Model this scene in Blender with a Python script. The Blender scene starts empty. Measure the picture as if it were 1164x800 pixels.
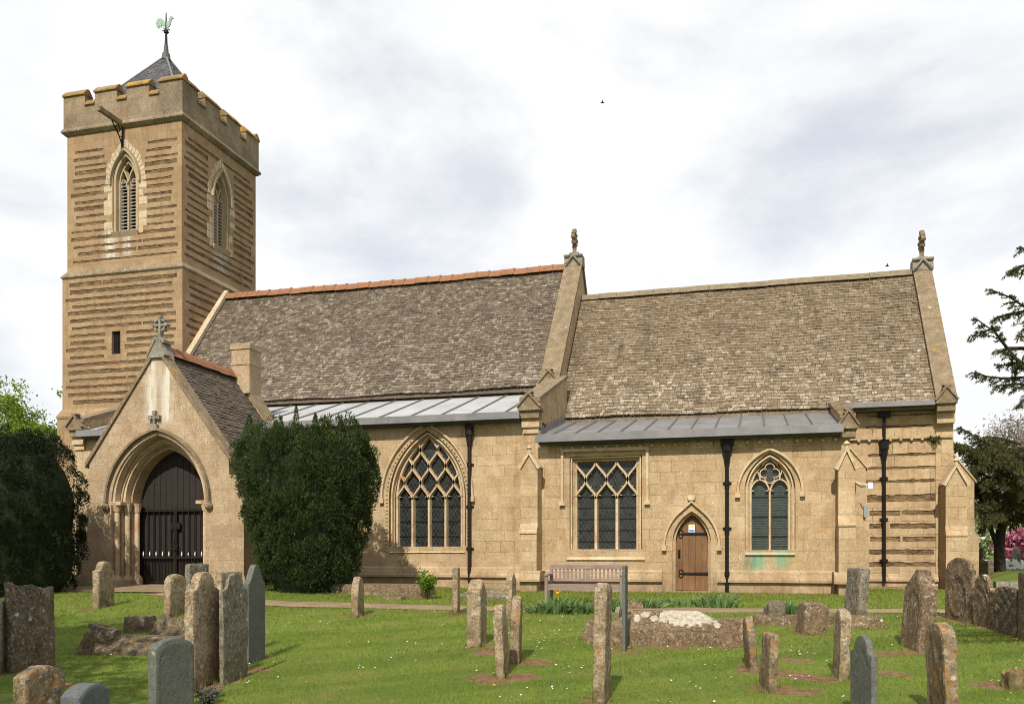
import bpy, bmesh, math, random
import numpy as np
from mathutils import Vector, Matrix, noise as mnoise
from math import radians, sin, cos, tan, pi, sqrt

rng = np.random.default_rng(7)
random.seed(7)
scene = bpy.context.scene
COL = scene.collection

# ------------------------------------------------------------------ camera, sky, sun, exposure
EYE = 1.65                       # eye height above the near lawn
TH, FOC, CU, HV = radians(15.27), 1017.0, 582.0, 630.0
CT, ST = cos(TH), sin(TH)
cam = bpy.data.cameras.new('camera')
cam.sensor_width = 36; cam.sensor_fit = 'HORIZONTAL'
cam.lens = 36 * FOC / 1164.0
cam.shift_y = (HV - 400) / 1164.0
cam.clip_start = 0.1; cam.clip_end = 5000
camo = bpy.data.objects.new('camera', cam); COL.objects.link(camo)
camo.location = (0, 0, EYE); camo.rotation_euler = (radians(90), 0, TH)
scene.camera = camo

SUN_EL, SUN_AZ = radians(43), radians(2.5)     # 2.5 degrees east of south
SUNV = Vector((sin(SUN_AZ) * cos(SUN_EL), -cos(SUN_AZ) * cos(SUN_EL), sin(SUN_EL)))
sl = bpy.data.lights.new('sun', 'SUN'); sl.energy = 4.9; sl.angle = radians(0.55); sl.color = (1.0, 0.935, 0.82)
slo = bpy.data.objects.new('sun', sl); COL.objects.link(slo)
slo.rotation_euler = SUNV.to_track_quat('Z', 'Y').to_euler(); slo.location = (10, -20, 40)

scene.view_settings.view_transform = 'Standard'; scene.view_settings.look = 'None'
scene.view_settings.exposure = 0.13; scene.view_settings.gamma = 1.0; scene.view_settings.use_curve_mapping = False
scene.render.engine = 'CYCLES'
scene.cycles.max_bounces = 6; scene.cycles.diffuse_bounces = 3; scene.cycles.glossy_bounces = 3
scene.cycles.transparent_max_bounces = 6
scene.cycles.use_denoising = True; scene.cycles.pixel_filter_type = 'BLACKMAN_HARRIS'; scene.cycles.filter_width = 1.0

world = bpy.data.worlds.new('World'); scene.world = world; world.use_nodes = True

class NT:
    """tiny helper round a node tree"""
    def __init__(s, tree): s.t = tree; s.n = tree.nodes; s.l = tree.links
    def add(s, typ, ins=None, **props):
        nd = s.n.new(typ)
        for k, v in props.items(): setattr(nd, k, v)
        if ins:
            for k, v in ins.items():
                sock = nd.inputs[k]
                if isinstance(v, bpy.types.NodeSocket): s.l.new(v, sock)
                elif isinstance(v, bpy.types.Node): s.l.new(v.outputs[0], sock)
                else:
                    if hasattr(sock.default_value, '__len__') and not isinstance(v, (tuple, list)): v = (v,) * len(sock.default_value)
                    if hasattr(sock.default_value, '__len__') and len(sock.default_value) == 4 and len(v) == 3: v = tuple(v) + (1,)
                    sock.default_value = v
        return nd
    def math(s, op, a, b=None, c=None, clamp=False):
        d = {0: a}
        if b is not None: d[1] = b
        if c is not None: d[2] = c
        return s.add('ShaderNodeMath', d, operation=op, use_clamp=clamp).outputs[0]
    def noise(s, vec, scale, detail=4, rough=0.55, dist=0.0, col=False):
        nd = s.add('ShaderNodeTexNoise', {'Vector': vec, 'Scale': scale, 'Detail': detail, 'Roughness': rough, 'Distortion': dist})
        return nd.outputs['Color' if col else 'Fac']
    def ramp(s, fac, stops, interp='LINEAR'):
        nd = s.add('ShaderNodeValToRGB', {'Fac': fac}); cr = nd.color_ramp; cr.interpolation = interp
        while len(cr.elements) < len(stops): cr.elements.new(0.5)
        for e, (p, c) in zip(cr.elements, stops):
            e.position = p; e.color = (c, c, c, 1) if not hasattr(c, '__len__') else tuple(c) + (1,)
        return nd.outputs['Color']
    def range(s, v, a, b, c=0.0, d=1.0, smooth=False):
        nd = s.add('ShaderNodeMapRange', {'Value': v, 'From Min': a, 'From Max': b, 'To Min': c, 'To Max': d})
        nd.clamp = True
        if smooth: nd.interpolation_type = 'SMOOTHSTEP'
        return nd.outputs[0]
    def mix(s, f, a, b, blend='MIX'):
        nd = s.add('ShaderNodeMix', data_type='RGBA', blend_type=blend)
        for k, v in ((0, f), (6, a), (7, b)):
            sk = nd.inputs[k]
            if isinstance(v, bpy.types.NodeSocket): s.l.new(v, sk)
            else: sk.default_value = v if k == 0 else (tuple(v) + (1,) if len(v) == 3 else v)
        return nd.outputs[2]
    def scalevec(s, vec, sc):
        return s.add('ShaderNodeVectorMath', {0: vec, 1: sc}, operation='MULTIPLY').outputs[0]

SKY_OFF = 3.4
# --- sky: daylight blue seen through bright broken cloud
w = NT(world.node_tree); w.n.clear()
sky = w.add('ShaderNodeTexSky', sky_type='NISHITA'); sky.sun_disc = False
sky.sun_elevation = SUN_EL; sky.sun_rotation = radians(180) - SUN_AZ
tc = w.add('ShaderNodeTexCoord')
gen = tc.outputs['Generated']
sv = w.add('ShaderNodeVectorMath', {0: w.scalevec(gen, (1.0, 1.0, 2.0)), 1: (SKY_OFF, 0.0, 0.0)}, operation='ADD').outputs[0]
n1 = w.noise(sv, 2.1, 7, 0.55, 0.25)
n2 = w.noise(w.add('ShaderNodeVectorMath', {0: sv, 1: (3.1, 1.7, 0.4)}, operation='ADD').outputs[0], 3.6, 6, 0.6, 0.3)
n3 = w.noise(sv, 0.9, 3, 0.5)
cover = w.range(w.math('ADD', n1, w.math('MULTIPLY', w.math('SUBTRACT', n3, 0.5), 0.6)), 0.36, 0.56, 0.0, 1.0, True)
shade = w.ramp(n2, [(0.28, (0.92, 0.94, 0.965)), (0.40, (0.90, 0.91, 0.925)), (0.50, (0.95, 0.953, 0.957)), (0.60, (0.99, 0.99, 0.985))])
bgsky = w.add('ShaderNodeBackground', {'Color': sky.outputs[0], 'Strength': 0.11})
bgcl = w.add('ShaderNodeBackground', {'Color': shade, 'Strength': 0.99})
# the blue gaps are never quite clear: thin veil
fac = w.range(cover, 0, 1, 0.64, 1.0)
mixs = w.add('ShaderNodeMixShader', {0: fac, 1: bgsky.outputs[0], 2: bgcl.outputs[0]})
wo = w.add('ShaderNodeOutputWorld', {'Surface': mixs.outputs[0]})

# ------------------------------------------------------------------ measured geometry helpers
def atY(u, v, Y):
    t = (u - CU) / FOC; z = Y / (CT + t * ST)
    return z * (t * CT - ST), EYE + (HV - v) / FOC * z
def atX(u, v, X):
    t = (u - CU) / FOC; Y = X * (CT + t * ST) / (t * CT - ST); z = -X * ST + Y * CT
    return Y, EYE + (HV - v) / FOC * z
def sstep(a, b, x):
    t = np.clip((x - a) / (b - a), 0, 1); return t * t * (3 - 2 * t)
GY = [-30, 5, 8, 10, 12, 14, 16, 18, 20, 23.4, 40, 90, 700]
GZ = [-1.8, -1.74, -1.68, -1.55, -1.42, -1.29, -1.18, -1.09, -1.03, -.97, -.93, 0.6, 16]
def gh(X, Y):
    h = np.interp(Y, GY, GZ)
    h = h + .20 * sstep(-5, -13, X) * sstep(10.5, 18, Y)
    h = h + .40 * sstep(5.6, 8.0, X) * sstep(25.5, 31, Y)
    return EYE + h
def gnd(u, v):
    t = (u - CU) / FOC; z = 15.0
    for _ in range(60):
        r = t * z; X = r * CT - z * ST; Y = r * ST + z * CT
        zn = (EYE - float(gh(X, Y))) * FOC / max(v - HV, 4.0)
        z = .5 * z + .5 * zn
    r = t * z
    return r * CT - z * ST, r * ST + z * CT, z
def at_depth(u, v, z):
    t = (u - CU) / FOC; r = t * z
    return Vector((r * CT - z * ST, r * ST + z * CT, EYE + (HV - v) / FOC * z))

# ------------------------------------------------------------------ mesh helpers
class MB:
    def __init__(s): s.v = []; s.f = []; s.m = []
    def quad(s, a, b, c, d, mi=0):
        i = len(s.v); s.v += [a, b, c, d]; s.f.append((i, i + 1, i + 2, i + 3)); s.m.append(mi)
    def poly(s, pts, mi=0):
        i = len(s.v); s.v += list(pts); s.f.append(tuple(range(i, i + len(pts)))); s.m.append(mi)
    def box(s, x0, x1, y0, y1, z0, z1, mi=0):
        i = len(s.v)
        s.v += [(x0, y0, z0), (x1, y0, z0), (x1, y1, z0), (x0, y1, z0), (x0, y0, z1), (x1, y0, z1), (x1, y1, z1), (x0, y1, z1)]
        for q in ((0, 3, 2, 1), (4, 5, 6, 7), (0, 1, 5, 4), (1, 2, 6, 5), (2, 3, 7, 6), (3, 0, 4, 7)):
            s.f.append(tuple(i + k for k in q)); s.m.append(mi)
    def prism(s, pts, T, d0, d1, mi=0):
        """closed prism: 2-D outline pts (a, z) swept from depth d0 to d1 through T(a, d, z)"""
        n = len(pts); i = len(s.v)
        ar = sum(pts[k][0] * pts[(k + 1) % n][1] - pts[(k + 1) % n][0] * pts[k][1] for k in range(n))
        if ar < 0: pts = pts[::-1]
        s.v += [T(a, d0, z) for a, z in pts] + [T(a, d1, z) for a, z in pts]
        s.f.append(tuple(i + k for k in range(n))); s.m.append(mi)
        s.f.append(tuple(i + n + k for k in reversed(range(n)))); s.m.append(mi)
        for k in range(n):
            k2 = (k + 1) % n
            s.f.append((i + k2, i + k, i + n + k, i + n + k2)); s.m.append(mi)
    def strip(s, pts, w, T, dback, dfront, wf=0.5, closed=False, mi=0):
        """moulded ribbon along pts (a, z), width w at the back narrowing to w*wf at the front"""
        P = np.array(pts, float); n = len(P)
        if n < 2: return
        if closed: tg = np.roll(P, -1, 0) - np.roll(P, 1, 0)
        else: tg = np.gradient(P, axis=0)
        L = np.hypot(tg[:, 0], tg[:, 1])[:, None] + 1e-9; nr = np.stack([-tg[:, 1], tg[:, 0]], 1) / L
        i = len(s.v)
        for p, q in zip(P, nr):
            for o, d in ((-w / 2, dback), (-w / 2 * wf, dfront), (w / 2 * wf, dfront), (w / 2, dback)):
                s.v.append(T(p[0] + q[0] * o, d, p[1] + q[1] * o))
        for k in range(n if closed else n - 1):
            a = i + 4 * k; b = i + 4 * ((k + 1) % n)
            for j in range(4):
                j2 = (j + 1) % 4
                s.f.append((a + j, a + j2, b + j2, b + j)); s.m.append(mi)
        if not closed:
            s.f.append((i, i + 3, i + 2, i + 1)); s.m.append(mi)
            b = i + 4 * (n - 1); s.f.append((b, b + 1, b + 2, b + 3)); s.m.append(mi)
    def tube(s, path, rad, n=8, mi=0, caps=True):
        P = [Vector(p) for p in path]; R = rad if hasattr(rad, '__len__') else [rad] * len(P); i = len(s.v)
        up = None
        for k, p in enumerate(P):
            d = (P[min(k + 1, len(P) - 1)] - P[max(k - 1, 0)]).normalized()
            if up is None: up = Vector((0, 0, 1)) if abs(d.z) < .9 else Vector((1, 0, 0))
            a = d.cross(up).normalized(); b = a.cross(d).normalized(); up = b
            for j in range(n):
                t = 2 * pi * j / n; s.v.append(tuple(p + (a * cos(t) + b * sin(t)) * R[k]))
        for k in range(len(P) - 1):
            for j in range(n):
                j2 = (j + 1) % n
                s.f.append((i + k * n + j, i + k * n + j2, i + (k + 1) * n + j2, i + (k + 1) * n + j)); s.m.append(mi)
        if caps:
            s.f.append(tuple(i + j for j in reversed(range(n)))); s.m.append(mi)
            s.f.append(tuple(i + (len(P) - 1) * n + j for j in range(n))); s.m.append(mi)
    def mesh(s, name, mats, off=(0, 0, 0), smooth=False):
        me = bpy.data.meshes.new(name)
        V = np.array(s.v, float).reshape(-1, 3) - np.array(off)
        me.from_pydata(V.tolist(), [], s.f)
        for m in (mats if isinstance(mats, (list, tuple)) else [mats]): me.materials.append(m)
        me.polygons.foreach_set('material_index', s.m)
        if smooth: me.polygons.foreach_set('use_smooth', [True] * len(s.f))
        me.update(); return me
    def build(s, name, mats, parent=None, smooth=False, recalc=False):
        off = Vector((0, 0, 0)); p = parent
        while p is not None: off += p.location; p = p.parent
        me = s.mesh(name, mats, off, smooth)
        if recalc:
            bm = bmesh.new(); bm.from_mesh(me); bmesh.ops.recalc_face_normals(bm, faces=bm.faces); bm.to_mesh(me); bm.free()
        o = bpy.data.objects.new(name, me); COL.objects.link(o)
        if parent is not None: o.parent = parent
        return o

def build_each(mb, name, mats, parent, smooth=False):
    """every connected piece of mb becomes a part of its own"""
    par = list(range(len(mb.v)))
    def find(i):
        while par[i] != i: par[i] = par[par[i]]; i = par[i]
        return i
    for f in mb.f:
        for k in f[1:]: par[find(k)] = find(f[0])
    gr = {}
    for f, m_ in zip(mb.f, mb.m): gr.setdefault(find(f[0]), []).append((f, m_))
    for fs in gr.values():
        q = MB(); mp = {}
        for f, m_ in fs:
            for k in f:
                if k not in mp: mp[k] = len(q.v); q.v.append(mb.v[k])
            q.f.append(tuple(mp[k] for k in f)); q.m.append(m_)
        q.build(name, mats, parent, smooth)

def tag(o, label=None, cat=None, group=None, kind=None):
    if label: o['label'] = label
    if cat: o['category'] = cat
    if group: o['group'] = group
    if kind: o['kind'] = kind
    return o
def empty(name, loc, label=None, cat=None, group=None):
    o = bpy.data.objects.new(name, None); COL.objects.link(o); o.location = loc; o.empty_display_size = .2
    return tag(o, label, cat, group)

def cut(mb, cutter, name, mats, parent):
    """solid mb minus solid cutter, linked as one part"""
    o = mb.build(name, mats, parent, recalc=True)
    tmp = cutter.build('cutter_temp', mats, parent, recalc=True)
    md = o.modifiers.new('b', 'BOOLEAN'); md.operation = 'DIFFERENCE'; md.solver = 'EXACT'; md.object = tmp; md.use_self = True
    bpy.context.view_layer.update()
    dg = bpy.context.evaluated_depsgraph_get()
    me = bpy.data.meshes.new_from_object(o.evaluated_get(dg))
    o.modifiers.clear(); old = o.data; o.data = me; me.name = name
    bpy.data.meshes.remove(old); tm = tmp.data; bpy.data.objects.remove(tmp); bpy.data.meshes.remove(tm)
    return o

def TS(Y):      # plane facing south at y = Y; depth d goes into the wall
    return lambda a, d, z: (a, Y + d, z)
def TE(X):      # plane facing east at x = X; a runs north
    return lambda a, d, z: (X - d, a, z)

def arch_pts(cx, wd, zs, rise, n=14):
    """two-centred pointed arch from right springing over the apex to the left springing"""
    R = (wd * wd + rise * rise) / (2 * wd); c = wd - R; a1 = math.atan2(rise, -c)
    rt = [(cx + c + R * cos(a1 * k / n), zs + R * sin(a1 * k / n)) for k in range(n + 1)]
    lt = [(2 * cx - x, z) for x, z in reversed(rt[:-1])]
    return rt + lt
def arch_outline(cx, wd, z0, zs, rise, n=14):
    return [(cx + wd, z0)] + arch_pts(cx, wd, zs, rise, n) + [(cx - wd, z0)]
def ogee_pts(cx, wd, zs, rise, n=16):
    """ogee headed arch: convex below, concave to a point"""
    rt = []
    for k in range(n + 1):
        t = k / n
        x = wd * (1 - (t ** 2.1) * .62 - .38 * t ** 5) if t < 1 else 0
        x = wd * ((1 - t) ** .62 * (1 - .30 * sin(pi * t) * (t > .5) * (t - .5) * 2))
        rt.append((cx + x, zs + rise * (t ** .95)))
    return rt + [(2 * cx - x, z) for x, z in reversed(rt[:-1])]
def arch_half(wd, zs, rise, z):
    """half-width of the pointed arch at height z"""
    if z <= zs: return wd
    if z >= zs + rise: return 0
    R = (wd * wd + rise * rise) / (2 * wd); return max(0, wd - R + sqrt(max(0, R * R - (z - zs) ** 2)))

# ------------------------------------------------------------------ materials
def new_mat(name, rough=.9, spec=.25):
    m = bpy.data.materials.new(name); m.use_nodes = True; t = NT(m.node_tree)
    b = t.n['Principled BSDF']; b.inputs['Roughness'].default_value = rough; b.inputs['Specular IOR Level'].default_value = spec
    return m, t, b
def bump(t, b, h, strength=.5, dist=.02, prev=None):
    d = {'Height': h, 'Strength': strength, 'Distance': dist}
    if prev is not None: d['Normal'] = prev
    nd = t.add('ShaderNodeBump', d); t.l.new(nd.outputs[0], b.inputs['Normal']); return nd.outputs[0]
def posn(t): return t.add('ShaderNodeNewGeometry').outputs['Position']

def stone(name, c1, c2, cm, bw=.52, bh=.27, stains=(), lichen=.25, joint=.5, dark=.25, bmp=.35, blk=.42, org=.0):
    m, t, b = new_mat(name, .92, .15)
    p = posn(t); sp = t.add('ShaderNodeSeparateXYZ', {0: p})
    a = t.math('ADD', sp.outputs[0], sp.outputs[1])
    wob = t.math('MULTIPLY', t.math('SUBTRACT', t.noise(p, .7, 2), .5), .10)
    vec = t.add('ShaderNodeCombineXYZ', {0: a, 1: t.math('ADD', sp.outputs[2], wob), 2: 0.0}).outputs[0]
    br = t.add('ShaderNodeTexBrick', {'Vector': vec, 'Color1': (0, 0, 0), 'Color2': (1, 1, 1), 'Mortar': (.5, .5, .5), 'Scale': 1.0,
               'Mortar Size': .008, 'Mortar Smooth': .35, 'Bias': 0.0, 'Brick Width': bw, 'Row Height': bh})
    br.offset = .43; br.squash = .7; br.squash_frequency = 3
    bfac = t.add('ShaderNodeSeparateColor', {0: br.outputs[0]}).outputs[0]
    mort = br.outputs['Fac']
    n_big = t.noise(p, .45, 4, .6); n_mid = t.noise(p, 3.2, 6, .65); n_fine = t.noise(p, 26, 4, .65)
    f = t.math('ADD', t.math('MULTIPLY', bfac, blk), t.math('MULTIPLY', t.math('SUBTRACT', t.math('ADD', t.math('MULTIPLY', n_mid, .6), t.math('MULTIPLY', t.noise(p, 7.5, 6, .72), .5)), .38), 1.7), clamp=True)
    col = t.mix(f, c1, c2)
    col = t.mix(t.range(n_fine, .50, .72, 0, .45), col, tuple(x * .5 for x in c1)); col = t.mix(t.range(t.noise(p, 1.7, 5, .7), .50, .66, 0, .55), col, (c1[0] * 1.02, c1[1] * .84, c1[2] * .62)); col = t.mix(t.range(t.noise(p, 1.15, 5, .68), .54, .68, 0, .5), col, tuple(min(.8, q * k_) for q, k_ in zip(c2, (1.06, 1.10, 1.22))))
    # large weathering: greyer, darker areas
    col = t.mix(t.range(n_big, .45, .75, 0, dark * 1.6), col, (c1[0] * .52, c1[1] * .53, c1[2] * .62))
    jm = t.range(t.noise(p, 1.25, 4, .6), .40, .60, .12, 1.0)
    col = t.mix(t.math('MULTIPLY', t.math('MULTIPLY', mort, jm), joint * 1.5, clamp=True), col, tuple(x * .62 for x in cm))
    g2 = t.noise(p, 15, 5, .75)
    col = t.mix(t.range(g2, .52, .68, 0, .42), col, tuple(x * .55 for x in c1)); col = t.mix(t.range(g2, .47, .33, 0, .35), col, tuple(min(.8, x * 1.18) for x in c2))
    # pale chips and crusty lichen specks
    vo = t.add('ShaderNodeTexVoronoi', {'Vector': p, 'Scale': 11.0, 'Randomness': 1.0}, feature='F1').outputs['Distance']
    patch = t.range(t.noise(p, 1.1, 4, .6), .50, .66)
    spk = t.math('MULTIPLY', t.range(t.math('ADD', vo, t.math('MULTIPLY', n_fine, .25)), .34, .22), patch)
    col = t.mix(t.math('MULTIPLY', spk, lichen * 2.2, clamp=True), col, (.56, .50, .39))
    sp3 = t.math('MULTIPLY', t.range(t.noise(p, 34, 3, .7), .58, .64), t.range(t.noise(p, 1.5, 4, .65), .40, .62))
    col = t.mix(t.math('MULTIPLY', sp3, min(1.0, lichen * 3)), col, (.62, .56, .44))
    spk2 = t.math('MULTIPLY', t.range(t.noise(p, 9, 5, .7), .60, .70), t.range(t.noise(p, .8, 3), .52, .66))
    col = t.mix(t.math('MULTIPLY', spk2, .55), col, (c1[0] * .38, c1[1] * .37, c1[2] * .36))
    # green-grey grime just above the ground and vertical runs
    run = t.noise(t.scalevec(p, (3.2, 3.2, .22)), 1.3, 5, .6)
    col = t.mix(t.math('MULTIPLY', t.range(run, .54, .74), .45), col, tuple(x * .5 for x in c1))
    foot = t.math('MULTIPLY', t.range(sp.outputs[2], EYE - .25, EYE - .95), t.range(t.noise(t.scalevec(p, (1, 1, .5)), 2.2, 5, .65), .36, .60))
    col = t.mix(t.math('MULTIPLY', foot, .6), col, (.12, .095, .055))
    if org: col = t.mix(t.math('MULTIPLY', t.range(t.noise(p, 2.7, 4, .6), .54, .66), org), col, (.36, .18, .065))
    for (x0, x1, y0, y1, z0, z1, cc, st) in stains:
        def win(v, lo, hi, e=.12): return t.math('MULTIPLY', t.range(v, lo - e, lo + e), t.range(v, hi + e, hi - e))
        mk = t.math('MULTIPLY', t.math('MULTIPLY', win(sp.outputs[0], x0, x1), win(sp.outputs[1], y0, y1)), win(sp.outputs[2], z0, z1))
        rn = t.range(t.noise(t.scalevec(p, (5.5, 5.5, .6)), 1.5, 5, .65), .36, .56)
        col = t.mix(t.math('MULTIPLY', t.math('MULTIPLY', mk, rn), st), col, cc)
    t.l.new(col, b.inputs['Base Color'])
    h = t.math('ADD', t.math('MULTIPLY', mort, -.5), t.math('ADD', t.math('MULTIPLY', n_fine, .45), t.math('MULTIPLY', n_mid, .9)))
    h = t.math('ADD', h, t.math('MULTIPLY', bfac, .25))
    bump(t, b, h, bmp, .03)
    return m

LS1, LS2, LSM = (.30, .208, .116), (.51, .378, .228), (.20, .14, .08)
M = {}
GREEN, PALE = (.14, .31, .20), (.55, .52, .46)

def rubble(name, c1, c2):
    m, t, b = new_mat(name, .95, .1)
    p = posn(t)
    vec = t.scalevec(p, (5.0, 5.0, 13.0))
    v = t.add('ShaderNodeTexVoronoi', {'Vector': vec, 'Scale': 1.0}, feature='F1')
    rc = t.add('ShaderNodeSeparateColor', {0: v.outputs['Color']}).outputs[0]
    nf = t.noise(p, 22, 5, .7)
    col = t.mix(rc, c1, c2); col = t.mix(t.range(nf, .35, .7, 0, .7), col, tuple(x * .4 for x in c1))
    col = t.mix(t.range(t.noise(p, 1.9, 4, .65), .46, .64, 0, .40), col, tuple(min(1, x * 1.45) for x in c2))
    t.l.new(col, b.inputs['Base Color'])
    h = t.math('ADD', t.math('MULTIPLY', v.outputs['Distance'], -.8), nf); bump(t, b, h, 1.0, .05)
    return m
M['rubble'] = rubble('eroded_ironstone', (.125, .08, .046), (.225, .15, .086))
M['rubble_pale'] = rubble('rough_rubble', (.13, .082, .045), (.25, .165, .09))

def slate(name, c1, c2, c3, lich, lichlow=0.0, z0=6, z1=9, streak=.0):
    m, t, b = new_mat(name, .9, .2)
    p = posn(t); g = t.add('ShaderNodeNewGeometry'); rnd = g.outputs['Random Per Island']
    sp = t.add('ShaderNodeSeparateXYZ', {0: p})
    nb = t.noise(p, .55, 4, .6); nf = t.noise(p, 14, 5, .7); nm = t.noise(p, 2.5, 4, .6)
    col = t.mix(t.range(t.math('ADD', t.math('MULTIPLY', rnd, .50), t.math('MULTIPLY', t.math('SUBTRACT', t.noise(p, 1.3, 5, .65), .38), 1.1)), -.10, .90), tuple(x * .8 for x in c1), tuple(x * 1.08 for x in c2))
    col = t.mix(t.range(nf, .40, .72, 0, .75), col, tuple(x * .42 for x in c1))
    low = t.range(sp.outputs[2], z1, z0, 0, lichlow)
    r2 = t.math('FRACT', t.math('MULTIPLY', rnd, 17.31))
    thr = t.math('SUBTRACT', t.math('ADD', t.math('ADD', t.math('MULTIPLY', r2, .40), t.math('MULTIPLY', nb, .30)), t.math('ADD', low, t.math('MULTIPLY', nm, .58))), 1.0 - lich)
    lm = t.math('MULTIPLY', t.range(thr, -.08, .22), t.range(t.noise(p, 13, 5, .7), .42, .58))
    col = t.mix(t.math('MULTIPLY', lm, .62), col, c3)
    dk = t.range(t.noise(t.scalevec(p, (2.0, .5, .35)), 1.0, 4, .6), .58, .72, 0, streak)
    col = t.mix(dk, col, tuple(x * .45 for x in c1))
    org = t.math('MULTIPLY', t.range(t.noise(p, 3.1, 5, .7), .64, .72), .4)
    col = t.mix(org, col, (.30, .16, .04))
    t.l.new(col, b.inputs['Base Color']); bump(t, b, nf, .6, .02)
    return m
M['nave_slate'] = slate('nave_stone_slates', (.102, .078, .056), (.172, .135, .10), (.44, .385, .305), .29, .10, 6.2, 9.5, .3)
M['chancel_slate'] = slate('chancel_stone_slates', (.148, .109, .068), (.24, .182, .118), (.52, .455, .365), .20, .24, 5.4, 8.6, .6)
M['porch_slate'] = slate('porch_stone_slates', (.085, .067, .05), (.15, .12, .09), (.32, .28, .22), .0, .10, 3, 7, .3)
M['tower_slate'] = slate('grey_tower_slates', (.072, .074, .082), (.13, .13, .14), (.25, .25, .25), .0)

def plain(name, c, rough=.6, spec=.4, var=.25, scale=6, metal=0.0, bmp=.2, c2=None):
    m, t, b = new_mat(name, rough, spec); b.inputs['Metallic'].default_value = metal
    p = posn(t); n = t.noise(p, scale, 6, .65); n2 = t.noise(p, scale * 6, 4, .6)
    c2 = c2 or tuple(x * (1 - var) for x in c)
    col = t.mix(t.range(n, .3, .7), c2, c); col = t.mix(t.range(n2, .4, .75, 0, var), col, tuple(x * .6 for x in c))
    t.l.new(col, b.inputs['Base Color'])
    if bmp: bump(t, b, t.math('ADD', n, t.math('MULTIPLY', n2, .5)), bmp, .01)
    return m
M['lead_pale'] = plain('pale_lead_sheet', (.42, .43, .43), .5, .4, .18, 1.3, 0, .6, (.29, .30, .31))
M['lead'] = plain('grey_lead_sheet', (.215, .21, .212), .5, .4, .25, 1.5, 0, .6, (.125, .122, .126))
M['lead_roll'] = plain('worn_lead_roll', (.15, .14, .135), .5, .4, .3, 4, 0, .1)
M['lead_dark'] = plain('dark_lead', (.085, .085, .09), .6, .3, .3, 3)
M['iron'] = plain('black_painted_iron', (.010, .009, .009), .55, .2, .3, 9)
M['iron_brown'] = plain('brown_black_iron', (.020, .014, .011), .55, .2, .3, 9)
M['tile'] = plain('orange_ridge_tile', (.30, .135, .07), .88, .15, .45, 6, 0, .3, (.17, .095, .055))
M['ridge_stone'] = plain('lichened_ridge_stone', (.25, .20, .13), .9, .2, .4, 5, 0, .4, (.14, .11, .07))
M['wood_dark'] = plain('dark_stained_boards', (.030, .024, .021), .65, .25, .35, 5)
M['white_paint'] = plain('white_paint', (.78, .78, .76), .5, .4, .1, 6)
M['grey_box'] = plain('grey_plastic', (.25, .26, .27), .5, .4, .15, 6)
M['blue_print'] = plain('notice_blue', (.10, .28, .62), .6, .3, .1, 9)
M['yellow_print'] = plain('notice_yellow', (.75, .6, .15), .6, .3, .1, 9)
M['dark_void'] = plain('dark_interior', (.012, .011, .010), .9, .1, .2, 4)
M['copper'] = plain('green_copper', (.30, .42, .34), .6, .4, .35, 9)

def lichen_cap(name, c1, c2, amount=.5):
    m, t, b = new_mat(name, .93, .12); p = posn(t)
    n = t.noise(p, 4, 5, .65); nf = t.noise(p, 30, 4, .7)
    col = t.mix(t.range(n, .3, .7), c1, c2)
    col = t.mix(t.range(nf, .4, .72, 0, .7), col, tuple(x * .4 for x in c1))
    col = t.mix(t.range(t.noise(p, 2.6, 5, .7), .62 - .2 * amount, .72 - .15 * amount, 0, .9), col, (.40, .22, .045))
    col = t.mix(t.range(t.noise(p, 7.1, 5, .7), .62, .70, 0, .7), col, (.52, .48, .38))
    t.l.new(col, b.inputs['Base Color']); bump(t, b, t.math('ADD', n, nf), .5, .02)
    return m
M['coping'] = lichen_cap('weathered_coping', (.16, .12, .075), (.30, .23, .15), .05)
M['coping_gold'] = lichen_cap('orange_lichened_coping', (.17, .12, .055), (.30, .205, .09), .65)
M['coping_grey'] = lichen_cap('grey_weathered_coping', (.17, .15, .12), (.34, .30, .24), .0)
M['dressed'] = stone('dressed_tracery_stone', (.40, .298, .185), (.58, .455, .305), (.3, .2, .1), 3, 3, (), .15, .0, .15, .2, org=.7)
M['dressed_grey'] = stone('grey_dressed_stone', (.30, .235, .15), (.42, .33, .22), (.3, .2, .1), 3, 3, (), .15, .0, .25, .2)
M['pale_voussoir'] = stone('pale_new_stone', (.42, .33, .22), (.52, .43, .31), (.26, .19, .12), .22, .16, (), .1, .5, .1, .2)

def glass_mat(name, base, lead, a=.115, horiz=False, tint=None):
    m, t, b = new_mat(name, .12, .5)
    p = posn(t); sp = t.add('ShaderNodeSeparateXYZ', {0: p})
    x = t.math('ADD', sp.outputs[0], sp.outputs[1]); z = sp.outputs[2]
    def line(e, per, wd):
        f = t.math('ABSOLUTE', t.math('SUBTRACT', t.math('FRACT', t.math('DIVIDE', e, per)), .5))
        return t.math('GREATER_THAN', f, .5 - wd)
    if horiz:
        ln = line(z, .065, .17)
        ln = t.math('MAXIMUM', ln, line(x, .38, .01))
    else:
        ln = t.math('MAXIMUM', line(t.math('ADD', x, t.math('MULTIPLY', z, .62)), a, .06), line(t.math('SUBTRACT', x, t.math('MULTIPLY', z, .62)), a, .06))
    cell = t.add('ShaderNodeTexVoronoi', {'Vector': p, 'Scale': 9.0}, feature='F1').outputs['Color']
    cs = t.add('ShaderNodeSeparateColor', {0: cell}).outputs[0]
    col = t.mix(cs, base, tint or tuple(q * 2.2 for q in base))
    col = t.mix(ln, col, lead); t.l.new(col, b.inputs['Base Color'])
    t.l.new(t.math('ADD', t.math('MULTIPLY', ln, .4), .25), b.inputs['Roughness'])
    bump(t, b, t.math('ADD', t.math('MULTIPLY', cs, 1.0), t.noise(p, 6, 3)), .35, .02)
    return m
M['glass'] = glass_mat('leaded_glass', (.009, .011, .010), (.024, .025, .023), .115, False, (.024, .028, .026))
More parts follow.
